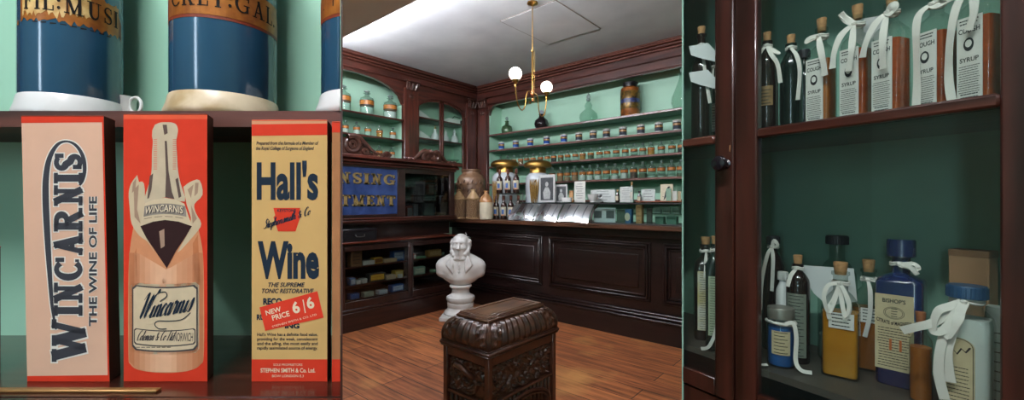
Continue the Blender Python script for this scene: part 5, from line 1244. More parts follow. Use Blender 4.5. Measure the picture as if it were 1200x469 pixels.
art('paper_shadow', 'shade', 3, [(157, 222), (163, 216), (161, 245), (165, 262), (158, 254)], [(220, 222), (227, 216), (224, 232)], [(224, 240), (231, 256), (226, 262)], [(156, 214), (160, 209), (159, 222), (155, 226)], [(229, 214), (233, 214), (232, 226), (228, 230)])
art('bottle_neck', 'foil', 4, sp2([(182, 146), (188, 143.5), (195, 143), (202, 143.5), (207, 146), (209, 152), (208, 159), (207, 166), (208, 185), (209, 200), (212, 215), (217, 236), (194, 231), (170, 238), (175, 215), (178, 200), (178.5, 180), (179.5, 166), (178.5, 159), (179, 152)], 3))
art('foil_streak', 'streak', 5, [(193.5, 165), (196, 165), (198, 200), (202, 225), (205, 233), (194, 231), (195, 205)], [(176, 206), (180, 203), (178, 222), (175, 232), (173, 233)], [(191, 146), (196, 146), (197, 156), (193, 158)], [(206, 210), (209, 208), (213, 230), (210, 232)])
m = MB()
for k in range(16):
    y = 163 + k*2.3; m.poly([(180.5, y), (184.5, y), (184.5, y+.9), (180.5, y+.9)], g(5)); m.poly([(203, y), (207, y), (207, y+.9), (203, y+.9)], g(5))
m.build('foil_dots', mat('foil dots', '#c67a62', rough=.7, spec=.12), c2.t)
art('wine', 'dark', 4, [(164.6, 264.5), (180, 259), (194, 257), (210, 259), (225.6, 264.5), (216, 280), (207, 293), (195.8, 314), (181, 292), (172, 279)])
art('wine_glint', 'shade', 5, [(187, 271), (193, 268), (193.5, 288), (189, 291)])
art('neck_label', 'lab', 5, [(170.5, 238), (180, 234), (194, 231.5), (207, 234), (216.5, 238.5), (221, 252), (225.8, 265), (210, 259.5), (194, 257.5), (180, 259.5), (164.4, 265), (167.5, 252)])
m = MB(); arcf = lambda L: (lambda x, y: ((193.9 + x*(1+.004*(0-y)) - 145)/1000 , -.00012*L, (447 - (249.5 + .0052*x*x - y))/1000))
ptsA = [(x, -1.2) for x in np.linspace(-25, 25, 20)]; ptsB = [(x, 11.2) for x in np.linspace(25, -25, 20)]
for k in range(19): m.add([arcf(6)(*ptsA[k]), arcf(6)(*ptsA[k+1]), arcf(6)(ptsA[k+1][0], 11.2), arcf(6)(ptsA[k][0], 11.2)], [[0, 1, 2, 3]])
m.build('name_ribbon', mat('ribbon grey', '#8d857b', rough=.7, spec=.12, var=.3, scale=80), c2.t)
m = MB(); put_sans(m, 'WINCARNIS', arcf(7), 0, 1.2, 8.2, 45, bold=.045, shear=.15); m.build('name_shadow', ART['line'], c2.t)
m = MB(); put_sans(m, 'WINCARNIS', arcf(8), -.8, 1.8, 8.0, 45, bold=.01, shear=.15); m.build('name_lettering', CRM, c2.t)
m = MB()
for x in (-24, -12, 0, 12): m.add([arcf(7)(x, -4.2), arcf(7)(x+9, -4.2), arcf(7)(x+9, -3.6), arcf(7)(x, -3.6)], [[0, 1, 2, 3]])
m.build('fine_print', GREYI, c2.t)
def curved_plate(x0, x1, y0, y1, bow, r=3):
    top = [(x, y0 + bow*((x-(x0+x1)/2)/((x1-x0)/2))**2*-1 + bow) for x in np.linspace(x0+r, x1-r, 10)]; bot = [(x, y1 + bow - bow*((x-(x0+x1)/2)/((x1-x0)/2))**2) for x in np.linspace(x1-r, x0+r, 10)]
    return top + [(x1, y0+r), (x1, y1-r)] + bot + [(x0, y1-r), (x0, y0+r)]
art('bottle_label', 'lab', 2, curved_plate(153.5, 233.5, 330, 412.5, 3, 4))
art('label_border', 'line', 3, curved_plate(155.2, 232, 333, 409.5, 3, 4)); art('label_field', 'lab', 4, curved_plate(156.8, 230.4, 334.8, 407.7, 3, 4))
art('name_box', 'line', 5, curved_plate(157.5, 229.6, 384, 403, 3, 2)); art('name_field', 'lab', 6, curved_plate(158.7, 228.4, 385.2, 401.6, 3, 2))
m = MB(); tilt = lambda L, a, ox, oy: (lambda x, y: ((ox + x*cos(a) - y*sin(a)*-1*0 - 145)/1000, -.00012*L, (447 - (oy - x*sin(a) - y))/1000))
put_hand(m, 'Wincarnis', tilt(7, .16, 163, 374), 0, 0, 13.5, 61, slant=.42, T=.23, t=.07)
for q in (sp2([(180, 352), (185, 344), (194, 342), (196, 347), (188, 353)], 5), sp2([(224, 366), (214, 374), (200, 376), (186, 376), (182, 380), (187, 385), (196, 385)], 5)):
    for r_ in ribbon(q, 1.1): m.add([g(7)(x, y) for x, y in r_], [[0, 1, 2, 3]])
m.build('script_lettering', NAVY, c2.t)
m = MB(); flat = lambda L, ox, oy, k=1: (lambda x, y: ((ox + x - 145)/1000, -.00012*L, (447 - (oy - y))/1000))
put_hand(m, 'Coleman & Co Ltd', flat(7, 160.5, 398.5), 0, 0, 5.5, 43, slant=.4, T=.22, t=.10); put_sans(m, 'NORWICH', flat(7, 204.5, 399.5), 0, 0, 10, 22.5, bold=.01, align='l', shear=.1); put_sans(m, 'TRADE MARK OF COLEMAN & CO', flat(7, 161, 407), 0, 0, 2, 38, align='l') if False else None
for k in range(7): m.add([g(5)(160+k*6, 406.3), g(5)(164.5+k*6, 406.3), g(5)(164.5+k*6, 407.1), g(5)(160+k*6, 407.1)], [[0, 1, 2, 3]])
m.build('maker_lettering', ART['line'], c2.t)
# carton three: Hall's Wine
c3 = Carton("tan and red carton lettered Hall's Wine with a price sticker", 295, .0885, .306, .027, -.007, 0, [CARD, BROWNC, RED2]); g3 = c3.fn
for q in ([(295, 145.5), (383.5, 144.5), (383.5, 158), (295, 159)], [(295, 421), (383.5, 421), (383.5, 447), (295, 447)]): MB().poly(q, g3(1)).build('red_band', RED, c3.t)
m = MB(); m.poly([(295, 141), (383.5, 141), (383.5, 144.5), (295, 145.5)], g3(1)); m.build('faded_edge', mat('faded orange', '#c98f6a', rough=.7, spec=.12), c3.t)
at3 = lambda L, ox, oy, a=0.: (lambda x, y: ((ox + x*cos(a) + y*sin(-a) - 295)/1000, -.00012*L, (447 - (oy - x*sin(a) - y*cos(a)))/1000))
m = MB(); put_sans(m, "Hall's", at3(2, 337, 232), 0, 0, 41, 72, bold=.035); m.build('title_lettering', NAVY, c3.t)
m = MB(); put_sans(m, 'Wine', at3(2, 338, 324), 0, 0, 40, 72, bold=.045); m.build('title_lettering', NAVY, c3.t)
m = MB()
put_sans(m, 'Prepared from the formula of a Member of', at3(2, 337, 169.5), 0, 0, 4.2, 73, bold=.012, shear=.25); put_sans(m, 'the Royal College of Surgeons of England', at3(2, 334, 175.5), 0, 0, 4.2, 68, bold=.012, shear=.25)
put_sans(m, 'THE SUPREME', at3(2, 336, 336), 0, 0, 5, 43, bold=.025, shear=.3); put_sans(m, 'TONIC RESTORATIVE', at3(2, 337.5, 343.2), 0, 0, 5, 61, bold=.025, shear=.3)
m.build('text_lettering', NAVY, c3.t); m = MB(); put_sans(m, 'RECO', at3(2, 308.5, 356.5), 0, 0, 7, 22, bold=.05, align='l'); put_sans(m, 'RU', at3(2, 301, 374.5), 0, 0, 6, 9, bold=.05, align='l'); put_sans(m, 'ING', at3(2, 334, 384.5), 0, 0, 5.5, 17, bold=.05, align='l')
for k, l in enumerate(("Hall's Wine has a definite food value,", 'providing for the weak, convalescent', 'and the ailing, the most easily and', 'rapidly assimilated source of energy.')): put_sans(m, l, at3(2, 337, 393.5 + 5.3*k), 0, 0, 3.6, 71, bold=.015)
m.build('text_lettering', NAVY, c3.t)
m = MB(); m.poly([(320.5, 243.5), (352, 243.5), (350, 251.5), (352, 254), (346.5, 271), (326, 271), (320.5, 254.5), (322.5, 252)], g3(2)); m.build('keystone', RED, c3.t)
m = MB(); put_sans(m, 'KEYSTONE', at3(3, 336.2, 248), 0, 0, 3.2, 22, bold=.03); m.build('keystone_lettering', NAVY, c3.t)
m = MB(); put_hand(m, 'Stephensmith & Co', at3(4, 309, 268, .30), 0, 0, 4.4, 57, slant=.5, T=.16, t=.12); m.build('signature', NAVY, c3.t)
st = MB(); st.poly([(304.3, 360), (372, 341), (379.4, 372), (311, 387.5)], g3(3)); stk = st.build('price_sticker', mat('sticker red', '#d23c28', rough=.5, spec=.12, var=.05, scale=30), c3.t, label='red price sticker')
m = MB(); A = .272
put_sans(m, 'NEW', at3(4, 321.3, 366.8, A), 0, 0, 5.6, 18.5, bold=.02); put_sans(m, 'PRICE', at3(4, 330, 372.6, A), 0, 0, 6, 21, bold=.02); put_sans(m, '6', at3(4, 348.5, 366, A), 0, 0, 12.5, 8.5, bold=.035); put_sans(m, '6', at3(4, 365.3, 360.6, A), 0, 0, 12.5, 8.5, bold=.035)
for q in ribbon([(355.3, 351), (358, 366.5)], 1.2): m.add([g3(4)(x, y) for x, y in q], [[0, 1, 2, 3]])
put_sans(m, 'STEPHEN SMITH & CO. LTD', at3(4, 345.5, 376.5, A), 0, 0, 2.3, 54); m.build('price_lettering', CRM, stk)
m = MB(); put_sans(m, 'SOLE PROPRIETORS', at3(2, 337.5, 428.5), 0, 0, 2.6, 34); put_sans(m, 'STEPHEN SMITH & Co. Ltd.', at3(2, 337.5, 436.2), 0, 0, 4.8, 64, bold=.02); put_sans(m, 'BOW LONDON E.3', at3(2, 337.5, 441.8), 0, 0, 2.8, 37); m.build('maker_lettering', CRM, c3.t)
# carton four, trimmed by the end of the shelf, and carton at the frame's left edge
c4 = Carton('reddish carton at the right end of the lower shelf, mostly hidden', 389, .09, .304, .024, -.007, 0, [mat('tan card ribbed', '#a9764e', rough=.7, spec=.12, var=.2, scale=20), BROWNC, RED2]); g4 = c4.fn
for q in ([(389, 143), (479, 143), (479, 155), (389, 155)], [(389, 421), (479, 421), (479, 447), (389, 447)]): MB().poly(q, g4(1)).build('red_band', RED, c4.t)
for o in c4.t.children: cut_by_end(o)
c0 = Carton('low cream carton at the far left of the lower shelf', -97, .0775, .155, .026, -.011, 0, [mat('cream carton', '#cbbda6', rough=.7, spec=.12), BROWNC, RED2])
m = MB(); m.poly([(-21, 292), (-19.6, 292), (-19.6, 447), (-21, 447)], c0.fn(1)); m.build('orange_edge', mat('orange edge', '#b5702c', rough=.6, spec=.12), c0.t)
m = MB(); t = near('brass_rule', 'thin brass rule lying along the front of the lower shelf', 'rule', -.55, .474, 1.0907)
m.box(-.25, .158, -.004, .004, 0, .0028, .0006); o = m.build('rule_strip', mat('dull brass', '#9a7444', rough=.4, metal=.6, var=.2, scale=30), t)
# ================================================================ near glazed cabinet of tied bottles
NU, ND = .572, .50; EU_, ED_ = -.515, .857; NN = (.857, .515); PHI = TH + math.atan2(-.857, .515)
def plane_D(px, t): return (t + NU*NN[0] + ND*NN[1]) / ((px-600)/F*NN[0] + NN[1])
def sxy(px, t):                     # local (x,y) of the cabinet for a pixel column at depth t behind the doors
    D = plane_D(px, t); u = (px-600)/F*D; return (-((u-NU)*EU_ + (D-ND)*ED_), t)
def lcab(x, y, z): p = (NU + .515*x + .857*y, ND - .857*x + .515*y); return cw(p[0], p[1], z)
cab = thing('glazed_cabinet', 'near dark-framed glazed cabinet with a black knob, full of ribbon-tied bottles', 'cabinet', cw(NU, ND, 0), PHI)
CW_ = wood('cabinet wood', '#3d1d16', '#200d08', 'Z', scale=9, rough=.3, coat=.4); CWX = wood('cabinet rail wood', '#4f2a20', '#2c140d', 'X', scale=9, rough=.28, coat=.5)
CGREEN = mat('cabinet green', '#8ab5a2', rough=.5, var=.15, scale=4); ZL, ZU = 1.005, 1.424; TB = .245; XN = .125
XF = lambda t, px=800.: sxy(px, t)[0]
def cslab(t0, t1, z0, z1, px=800., xn=XN):
    m = MB(); m.prism([(XF(t0, px), t0), (xn, t0), (xn, t1), (XF(t1, px), t1)], lambda x, y, d: (x, y, d), z0, z1); return m
cslab(TB, TB+.012, 0, 1.9, 799).build('back_panel', CGREEN, cab)
cslab(.022, TB, ZU-.010, ZU).build('shelf_board', CWX, cab); cslab(.022, TB, ZL-.012, ZL).build('shelf_board', mat('dusty shelf', '#4b4740', rough=.5, var=.2, scale=12), cab)
cslab(.0, TB, 1.86, 1.9).build('top_board', CW_, cab); cslab(.003, .018, 0, .93).build('base_panel', CW_, cab); cslab(.018, TB, .92, .935).build('base_board', CW_, cab)
m = MB(); m.prism([(XF(-.002, 799), -.002), (XF(-.002, 801), -.002), (XF(TB, 800.4), TB), (XF(TB, 799), TB)], lambda x, y, d: (x, y, d), 0, 1.9); m.box(XN, XN+.015, 0, TB+.012, 0, 1.9); m.build('end_panel', CGREEN, cab)
GP = glass('cabinet door glass', '#f1f5f3', dirt_haze=.006)
def door(pa, pb, sl, sr, nm_top=1.86):
    """door between pixel columns pa..pb at the front plane; sl, sr stile pixel edges"""
    xa, xb = sxy(pa, 0)[0], sxy(pb, 0)[0]; xl, xr = sxy(sl, 0)[0], sxy(sr, 0)[0]
    m = MB()
    if sl > pa: m.box(xa, xl, -.004, .014, .935, 1.86, .0025)
    if sr < pb: m.box(xr, xb, -.004, .014, .935, 1.86, .0025)
    for z0, z1 in ((.935, .968), (1.82, 1.86)): m.box(xl, xr, -.003, .013, z0, z1, .002)
    d = m.build('door', CW_, cab); MB().box(xl, xr, -.005, .012, 1.4125, 1.4290, .003).build('glazing_bar', CWX, d); m = MB(); m.box(xl, xr, .004, .0065, .968, 1.82); m.build('door_pane', GP, d)
    return d
dl = door(800.6, 861, 800.6, 838.5); dr = door(862, 1290, 888, 1172.5)
kx, _ = sxy(853, 0); m = MB(); m.M = Matrix.Translation((kx, -.004, 1.372)) @ Matrix.Rotation(pi/2, 4, 'X')
m.lathe([(.0085, 0), (.0085, .002), (.005, .004), (.0048, .012), (.008, .016), (.0135, .019), (.0145, .023), (.0125, .028), (.006, .031), (0, .0315)], seg=28); m.build('knob', mat('black knob', '#17151a', rough=.2, coat=.5), dl)
m = MB(); m.M = Matrix.Translation((sxy(857, 0)[0], -.0045, 1.40)); m.box(-.0006, .0006, -.0006, .0006, -.006, .006); m.build('scratch', mat('bare wood scratch', '#8c6a44', rough=.7), dl)
# ---- bottle kit
CORK = mat('cork', '#b98b5c', rough=.85, var=.3, scale=180); RIBBON = mat('cotton ribbon', '#dcd9d0', rough=.85); TAG = mat('paper tag', '#cfd3d2', rough=.8); LABW = mat('white bottle label', '#d8d8d0', rough=.65, spec=.12, var=.05, scale=50); LABC = mat('old cream label', '#c7b894', rough=.65, spec=.12, var=.12, scale=60); INK2 = mat('label ink', '#2b2b2e', rough=.7, spec=.12)
CLEAR = glass('clear bottle glass', '#eaf0ed', ior=1.5)
SYR = mat('amber syrup', '#c2561f', rough=.2, col2='#963a15', scale=30, coat=.5); ORA = mat('orange tonic', '#e29a2e', rough=.25, col2='#d08218', scale=14, coat=.5); AMB = mat('brown syrup', '#b8682c', rough=.2, coat=.5); COB = mat('cobalt glass', '#15224e', rough=.08, coat=.6); DKG = mat('dark green glass', '#16241f', rough=.1, coat=.4); DKB = mat('dark brown glass', '#1f1512', rough=.1, coat=.4); BLU = mat('blue powder', '#1f5ea8', rough=.6); WHP = mat('white lotion', '#efefec', rough=.5); GRY = mat('grey glass bottle', '#7c8378', rough=.25)
NAVYC = mat('blue cap', '#24486e', rough=.4); DARKC = mat('dark cap', '#1f2328', rough=.5)
def face_rot(px, D, turn):
    u = (px-600)/F*D; a = math.atan2(-D, -u); return TH + a + pi/2 - math.radians(turn)
def bow(t, rn, zn, front, tails, loops, wid=.0065):
    m = MB()
    for q in (-.0015, .0018): m.tube([(rn*1.08*cos(a), rn*1.08*sin(a), zn + q + .001*sin(3*a)) for a in np.linspace(0, 2*pi, 18, endpoint=False)], .0018, 6, closed=True)
    m.lathe([(0, -.003), (.0035, -.002), (.004, .001), (.002, .003), (0, .0035)], c=(0, -rn-.003, zn), seg=10)
    for pts in tails:
        q = spline([(0, -rn-.003, zn)] + pts, 6); n = len(q); m.band(q, [wid*(.55+.45*min(1, i/(n*.3))) for i in range(n)], [(.3*sin(i*.35), -1, .25*cos(i*.2)) for i in range(n)], th=.0005)
    for pts in loops:
        q = spline([(0, -rn-.003, zn)] + pts + [(0, -rn-.0035, zn-.001)], 6); n = len(q); m.band(q, wid*.95, [(.5*sin(i*.3), -.8, .5) for i in range(n)], th=.0005)
    return m.build('ribbon', RIBBON, t)
def body_prof(w, hb, hs, hn, rn, h): return [(w*.47, 0), (w*.5, .003), (w*.5, hb), (w*.47, hb+(hs-hb)*.35), (w*.33, hb+(hs-hb)*.75), (rn, hs), (rn, hn-.008), (rn*1.25, hn-.006), (rn*1.25, hn-.001), (rn*.95, hn), (0, hn)]
def bottle(label, px, t, zb, w, hb, hs, hn, rn, body, sq=5., squash=1., cont=None, fill=.9, cap=('cork', CORK), turn=0, h=None, group=None, D=None, name='corked_bottle'):
    D = D or plane_D(px, t); u = (px-600)/F*D
    o = thing(name, label, 'bottle', cw(u, D, zb+.0006), face_rot(px, D, turn), group)
    def lz(prof, nm, mt, n=sq):
        m = MB(); vs = []; seg = 48
        neck = hs
        for r, z in prof:
            k = n if z <= hb else (n + (2-n)*min(1, (z-hb)/max(1e-6, (hs-hb)*.8)))
            sqq = squash if z <= hb else squash + (1-squash)*min(1, (z-hb)/max(1e-6, (hs-hb)))
            for i in range(seg):
                a = 2*pi*i/seg; ca, sa = cos(a), sin(a); f = (abs(ca)**k + abs(sa)**k)**(-1/k); vs.append((r*f*ca, r*f*sa*sqq, z))
        fs = [[j*seg+i, j*seg+(i+1) % seg, (j+1)*seg+(i+1) % seg, (j+1)*seg+i] for j in range(len(prof)-1) for i in range(seg)]
        fs.append(list(range(seg))[::-1]); m.add(vs, fs); return m.build(nm, mt, o)
    lz(body_prof(w, hb, hs, hn, rn, h), 'bottle_body', body)
    if cont:
        zf = hb*fill if fill <= 1 else hb + (hs-hb)*(fill-1); pr = [(w*.44, .003), (w*.46, .006), (w*.46, min(zf, hb))]
        if fill > 1: pr += [(w*.43, hb+(hs-hb)*.3), (w*.36, zf)]
        pr += [(0, zf)]; lz(pr, 'contents', cont)
    kind, cm = cap
    if kind == 'cork': MB().lathe([(rn*.8, hn-.006), (rn*.86, hn+.001), (rn*1.0, hn+.014), (rn*.95, hn+.0155), (0, hn+.0155)], seg=20).build('cork', cm, o)
    elif kind == 'cap':
        m = MB(); R_ = rn*1.45; m.lathe([(R_, hn-.011), (R_, hn+.003), (R_*.95, hn+.005), (0, hn+.005)], seg=30)
        for k in range(30): a = 2*pi*k/30; m.tube([(R_*cos(a), R_*sin(a), hn-.011), (R_*cos(a), R_*sin(a), hn+.003)], .0006, 4)
        m.build('cap', cm, o)
    return o, w/2*squash
def plate(o, fy, x0, x1, z0, z1, mt, nm='bottle_label', rad=.0):
    pts = [(x0, z0), (x1, z0), (x1, z1-rad), ] + ([( (x0+x1)/2 + (x1-x0)/2*cos(a), z1-rad+rad*sin(a)) for a in np.linspace(.2, pi-.2, 9)] if rad else [(x1, z1), (x0, z1)]) + ([(x0, z1-rad)] if rad else [])
    m = MB(); m.prism(pts, lambda x, y, d: (x, d, y), -fy-.0006, -fy+.0004); return m.build(nm, mt, o)
def print_lines(mb, fy, x0, x1, z0, z1, n, hh, e=.0009, seed=1):
    g = np.random.default_rng(seed)
    for k in range(n):
        z = z1 - (z1-z0)*k/max(1, n-1); x = x0 + g.uniform(0, .06)*(x1-x0); xe = x1 - g.uniform(0, .12)*(x1-x0)
        while x < xe:
            l = min(xe-x, g.uniform(.05, .16)*(x1-x0)); mb.add([(x, -fy-e, z), (x+l*.85, -fy-e, z), (x+l*.85, -fy-e, z+hh), (x, -fy-e, z+hh)], [[0, 1, 2, 3]]); x += l
FLAT = lambda fy, e=.0010: (lambda x, y: (x, -fy-e, y))
# ---- top shelf: cough syrups
GU = 'cough syrup bottles on the upper cabinet shelf'
def syrup(label, px, t, tails, loops, turn=26, sc=1., cont=SYR):
    w = .0342*sc
    o, fy = bottle(label, px, t, ZU, w, .118*sc, .138*sc, .165*sc, .0072*sc, CLEAR, 7., 1., cont, .93, turn=turn, group=GU)
    lb = plate(o, w/2, -w*.46, w*.28, .006, .112*sc, LABW); m = MB(); f0 = FLAT(w/2); f = lambda x, y: f0(x-w*.09, y)
    put_sans(m, 'COUGH', f, 0, .092*sc, .0062, w*.62, bold=.02); put_sans(m, 'SYRUP', f, 0, .055*sc, .0055, w*.55, bold=.02)
    m.poly([(-.0005+.0052*cos(a), .077*sc + .0085*sin(a)) for a in np.linspace(0, 2*pi, 18)[:-1]], f); print_lines(m, w/2, -w*.38, w*.2, .103*sc, .107*sc, 2, .0016, seed=3)
    print_lines(m, w/2, -w*.42, w*.23, .016, .049*sc, 12, .0009, seed=int(px)); print_lines(m, w/2, -w*.38, w*.2, .009, .013, 2, .0015, seed=4)
    m.build('label_print', INK2, lb); m = MB(); m.poly([(-.0005+.0034*cos(a), .078*sc + .0048*sin(a)) for a in np.linspace(0, 2*pi, 14)[:-1]], lambda x, y: FLAT(w/2, .0013)(x-w*.09, y)); m.build('label_portrait', LABW, lb)
    bow(o, .0078*sc, .150*sc, w/2, tails, loops, .0092); return o
fw = -.0225
syrup('cough syrup bottle with cork and short ribbon, leftmost of the five syrups', 963, .055, [[(.006, fw+.004, .128), (.013, fw-.002, .10), (.016, fw-.004, .078)]], [[(-.012, -.012, .15), (-.016, -.012, .145)]], 24, 1.0, AMB)
syrup('cough syrup bottle with wide bow and paper cone, second of the five syrups', 1005, .048, [[(-.012, fw+.002, .135), (-.019, fw-.003, .11), (-.02, fw-.006, .085)], [(.003, fw+.002, .12), (.004, fw-.003, .10), (.001, fw-.004, .075)]], [[(-.012, -.012, .165), (-.016, -.014, .172), (-.01, -.014, .16)]], 26)
syrup('cough syrup bottle with long looped ribbon, middle of the five syrups', 1045, .042, [[(-.010, fw+.002, .135), (-.018, fw-.004, .11), (-.022, fw-.005, .09)], [(.001, fw+.002, .12), (.003, fw-.004, .09), (.004, fw-.004, .066)]], [[(.009, -.014, .158), (.012, -.014, .15), (.008, -.014, .145)]], 28)
syrup('cough syrup bottle with ribbon hanging to the shelf, fourth of the five syrups', 1098, .062, [[(-.010, fw+.002, .135), (-.010, fw-.001, .09), (-.009, fw-.001, .04), (-.010, fw-.001, .012)]], [[(.014, -.012, .155), (.02, -.008, .147), (.01, -.014, .143)]], 30)
syrup('cough syrup bottle with two long ribbons, rightmost of the five syrups', 1151, .044, [[(-.012, fw+.002, .135), (-.018, fw-.003, .09), (-.019, fw-.004, .04), (-.016, fw-.004, .008)], [(.004, fw+.001, .135), (.006, fw-.004, .11), (.001, fw-.004, .092)]], [], 28)
o, fy = bottle('corked bottle behind the second and third cough syrups', 1034, .115, ZU, .036, .115, .135, .16, .0075, CLEAR, 6, 1, AMB, .9, turn=20)
m = MB(); m.poly([(-.03, .17), (.012, .165), (.02, .125), (-.004, .112), (-.026, .14)], lambda x, y: (x, -.022 - .25*(y-.11) + .1*x, y)); m.poly([(-.004, .112), (.02, .125), (.028, .10), (.008, .095)], lambda x, y: (x, -.021+.12*(y-.11), y)); m.build('paper_tag', TAG, o)
def tied(label, px, t, zb, w, hb, hs, hn, body, cap, lab=None, sq=2., turn=10, cont=None, tails=None, fill=.9, tag_=False, name='corked_bottle', group=None, squash=1., loops=None):
    o, fy = bottle(label, px, t, zb, w, hb, hs, hn, max(.006, w*.2), body, sq, squash, cont, fill, cap, turn, name=name, group=group); rn = max(.006, w*.2)
    if lab:
        mt, z0, z1, ww = lab; seg = 12
        if sq > 3: lb = plate(o, fy, -ww/2, ww/2, z0, z1, mt); m = MB(); print_lines(m, fy, -ww*.4, ww*.4, z0+.003, z1-.004, max(3, int((z1-z0)/.005)), .0011, seed=int(px)); m.build('label_print', INK2, lb)
        else:
            a = ww/w; lb = MB().lathe([(w/2+.0004, z0), (w/2+.0005, z1)], seg=14, a0=-pi/2-a, a1=-pi/2+a).build('bottle_label', mt, o); m = MB(); r = w/2+.0009
            for k in range(max(2, int((z1-z0)/.006))): z = z0+.003+.006*k; m.lathe([(r, z), (r, z+.0012)], seg=8, a0=-pi/2-a*.7, a1=-pi/2+a*(.7-.3*(k % 2)))
            m.build('label_print', INK2, lb)
    if tails is not None: bow(o, rn*1.05, hs+(hn-hs)*.4, fy, tails, loops or [])
    if tag_:
        for q in range(tag_ if isinstance(tag_, int) else 1):
            zt = hs - .055*q; m = MB(); m.poly([(-.024, zt+.012), (.012, zt+.014), (.03, zt-.012), (.028, zt-.03), (-.004, zt-.016), (-.02, zt-.008)], lambda x, y: (x, -w/2-.003-.15*(zt+.014-y)-.1*abs(x), y)); m.build('paper_tag', TAG, o)
    return o
y_ = -.03
tied('dark corked bottle with amber label beside the cabinet door stile, upper shelf', 899, .05, ZU, .034, .125, .152, .170, DKB, ('cork', CORK), (mat('amber label', '#8c7350', rough=.6, spec=.12, var=.3, scale=60), .05, .085, .024), tails=[[(-.012, -.02, .138), (-.018, -.021, .115), (-.017, -.021, .075)], [(.010, -.022, .138), (.02, -.022, .118), (.024, -.022, .085)]], loops=[[(.012, -.014, .145), (.02, -.012, .14)]])
tied('dark green corked bottle second from the stile on the upper shelf', 927, .10, ZU, .036, .125, .154, .170, DKG, ('cork', CORK), None, tails=[[(.012, -.02, .14), (.017, -.021, .11), (.014, -.021, .06)]])
tied('small dark bottle glimpsed between green bottle and the first cough syrup', 942, .15, ZU, .034, .112, .138, .162, DKG, ('cap', DARKC), None)
tied('dark corked bottle with two white paper tags behind the left pane, upper shelf', 822, .06, ZU, .040, .15, .19, .232, DKB, ('cork', CORK), None, tails=[[(.01, -.024, .12), (.016, -.024, .08)]], tag_=2, turn=0)
tied('green bottle with pale label behind the left pane, beside the paper tags', 836, .115, ZU, .034, .13, .16, .19, DKG, ('cork', CORK), (LABW, .03, .09, .024), tails=[[(-.004, -.021, .12), (-.006, -.022, .09)]], turn=0)
# ---- lower shelf
GLW = None
tied('black bottle with yellow and white label behind the left pane, lower shelf', 827, .095, ZL, .048, .155, .18, .205, DKB, ('cork', CORK), (mat('yellow label', '#bfae62', rough=.6, spec=.12, col2='#cfcdbf', scale=22), .022, .148, .036), sq=6, turn=-5, tails=[[(-.004, -.03, .135)]])
tied('green bottle with pale label and trailing ribbon behind the left pane', 838, .05, ZL, .036, .16, .19, .212, DKG, ('cork', CORK), (mat('pale green label', '#a9b79a', rough=.6, spec=.12, var=.15, scale=50), .03, .148, .028), sq=6, turn=-5, tails=[[(.006, -.024, .15), (.002, -.026, .06), (-.012, -.030, .014), (-.028, -.032, .006)]])
o = tied('squat jar of blue powder with cream label and long ribbon', 915, .071, ZL, .044, .076, .084, .092, CLEAR, ('none', None), (LABC, .024, .066, .030), turn=0, cont=BLU, fill=.92, name='powder_jar')
MB().lathe([(.0225*.55, .085), (.021, .0855), (.0215, .103), (.0205, .105), (0, .105)], seg=28).build('jar_lid', mat('tin lid', '#8d8a80', rough=.4, metal=.5), o)
m = MB(); m.tube([(.0225*cos(a), .0225*sin(a), .079+.001*sin(2*a)) for a in np.linspace(0, 2*pi, 20, endpoint=False)], .0028, 6, closed=True)
m.band(spline([(.006, -.025, .08), (.018, -.024, .084), (.023, -.024, .06), (.022, -.026, .02), (.030, -.03, .006), (.045, -.03, .005)], 6), .0065, (0, -1, .3)); m.band(spline([(-.02, -.03, .006), (-.03, -.034, .005), (-.04, -.03, .005)], 6), .006, (0, -.3, 1)); m.build('ribbon', RIBBON, o)
tied('tall dark capped bottle with ribbon behind the squat blue jar', 906, .150, ZL, .040, .155, .195, .223, DKB, ('cap', DARKC), None, tails=[[(-.006, -.023, .19), (-.015, -.024, .14), (-.018, -.024, .08)], [(.004, -.023, .18), (.002, -.024, .12)]], loops=[[(.004, -.012, .22), (.01, -.014, .21)]])
tied('dark-shouldered corked bottle with grey body right of the blue jar', 935, .118, ZL, .038, .145, .168, .182, DKB, ('cork', mat('big cork', '#b98b5c', rough=.85, var=.3, scale=120)), (GRY, .012, .128, .034), tails=[[(-.008, -.018, .16), (-.012, -.022, .14)]])
tied('small white bottle standing behind the blue powder jar', 917.5, .125, ZL, .024, .12, .142, .157, WHP, ('cap', mat('white cap', '#cfcfca', rough=.5)), None)
o = tied('big clear bottle with dark cap at the back of the lower shelf', 981, .190, ZL, .060, .15, .19, .228, CLEAR, ('cap', DARKC), None, tag_=False, cont=mat('pale contents', '#7f9183', rough=.5), fill=.3)
m = MB(); m.poly([(-.055, .175), (.03, .178), (.035, .12), (-.008, .105), (-.03, .125)], lambda x, y: (x, -.034-.02*x, y)); m.build('paper_tag', TAG, o)
o = tied('orange tonic bottle with cork and white bow on the lower shelf', 985, .110, ZL, .052, .112, .145, .178, CLEAR, ('cork', CORK), None, sq=7, turn=6, cont=ORA, fill=.98, squash=.8, tails=[[(-.008, -.018, .13), (-.014, -.023, .115), (-.012, -.024, .098)], [(.010, -.022, .14), (.014, -.023, .12), (.008, -.024, .10)]], loops=[[(-.014, -.02, .155), (-.020, -.024, .135), (-.012, -.024, .110)], [(.008, -.02, .145), (.014, -.023, .125), (.008, -.024, .108)]])
lb = plate(o, .0210, -.014, .020, .084, .110, LABW); m = MB(); print_lines(m, .0210, -.011, .017, .088, .106, 4, .002); m.build('label_print', INK2, lb)
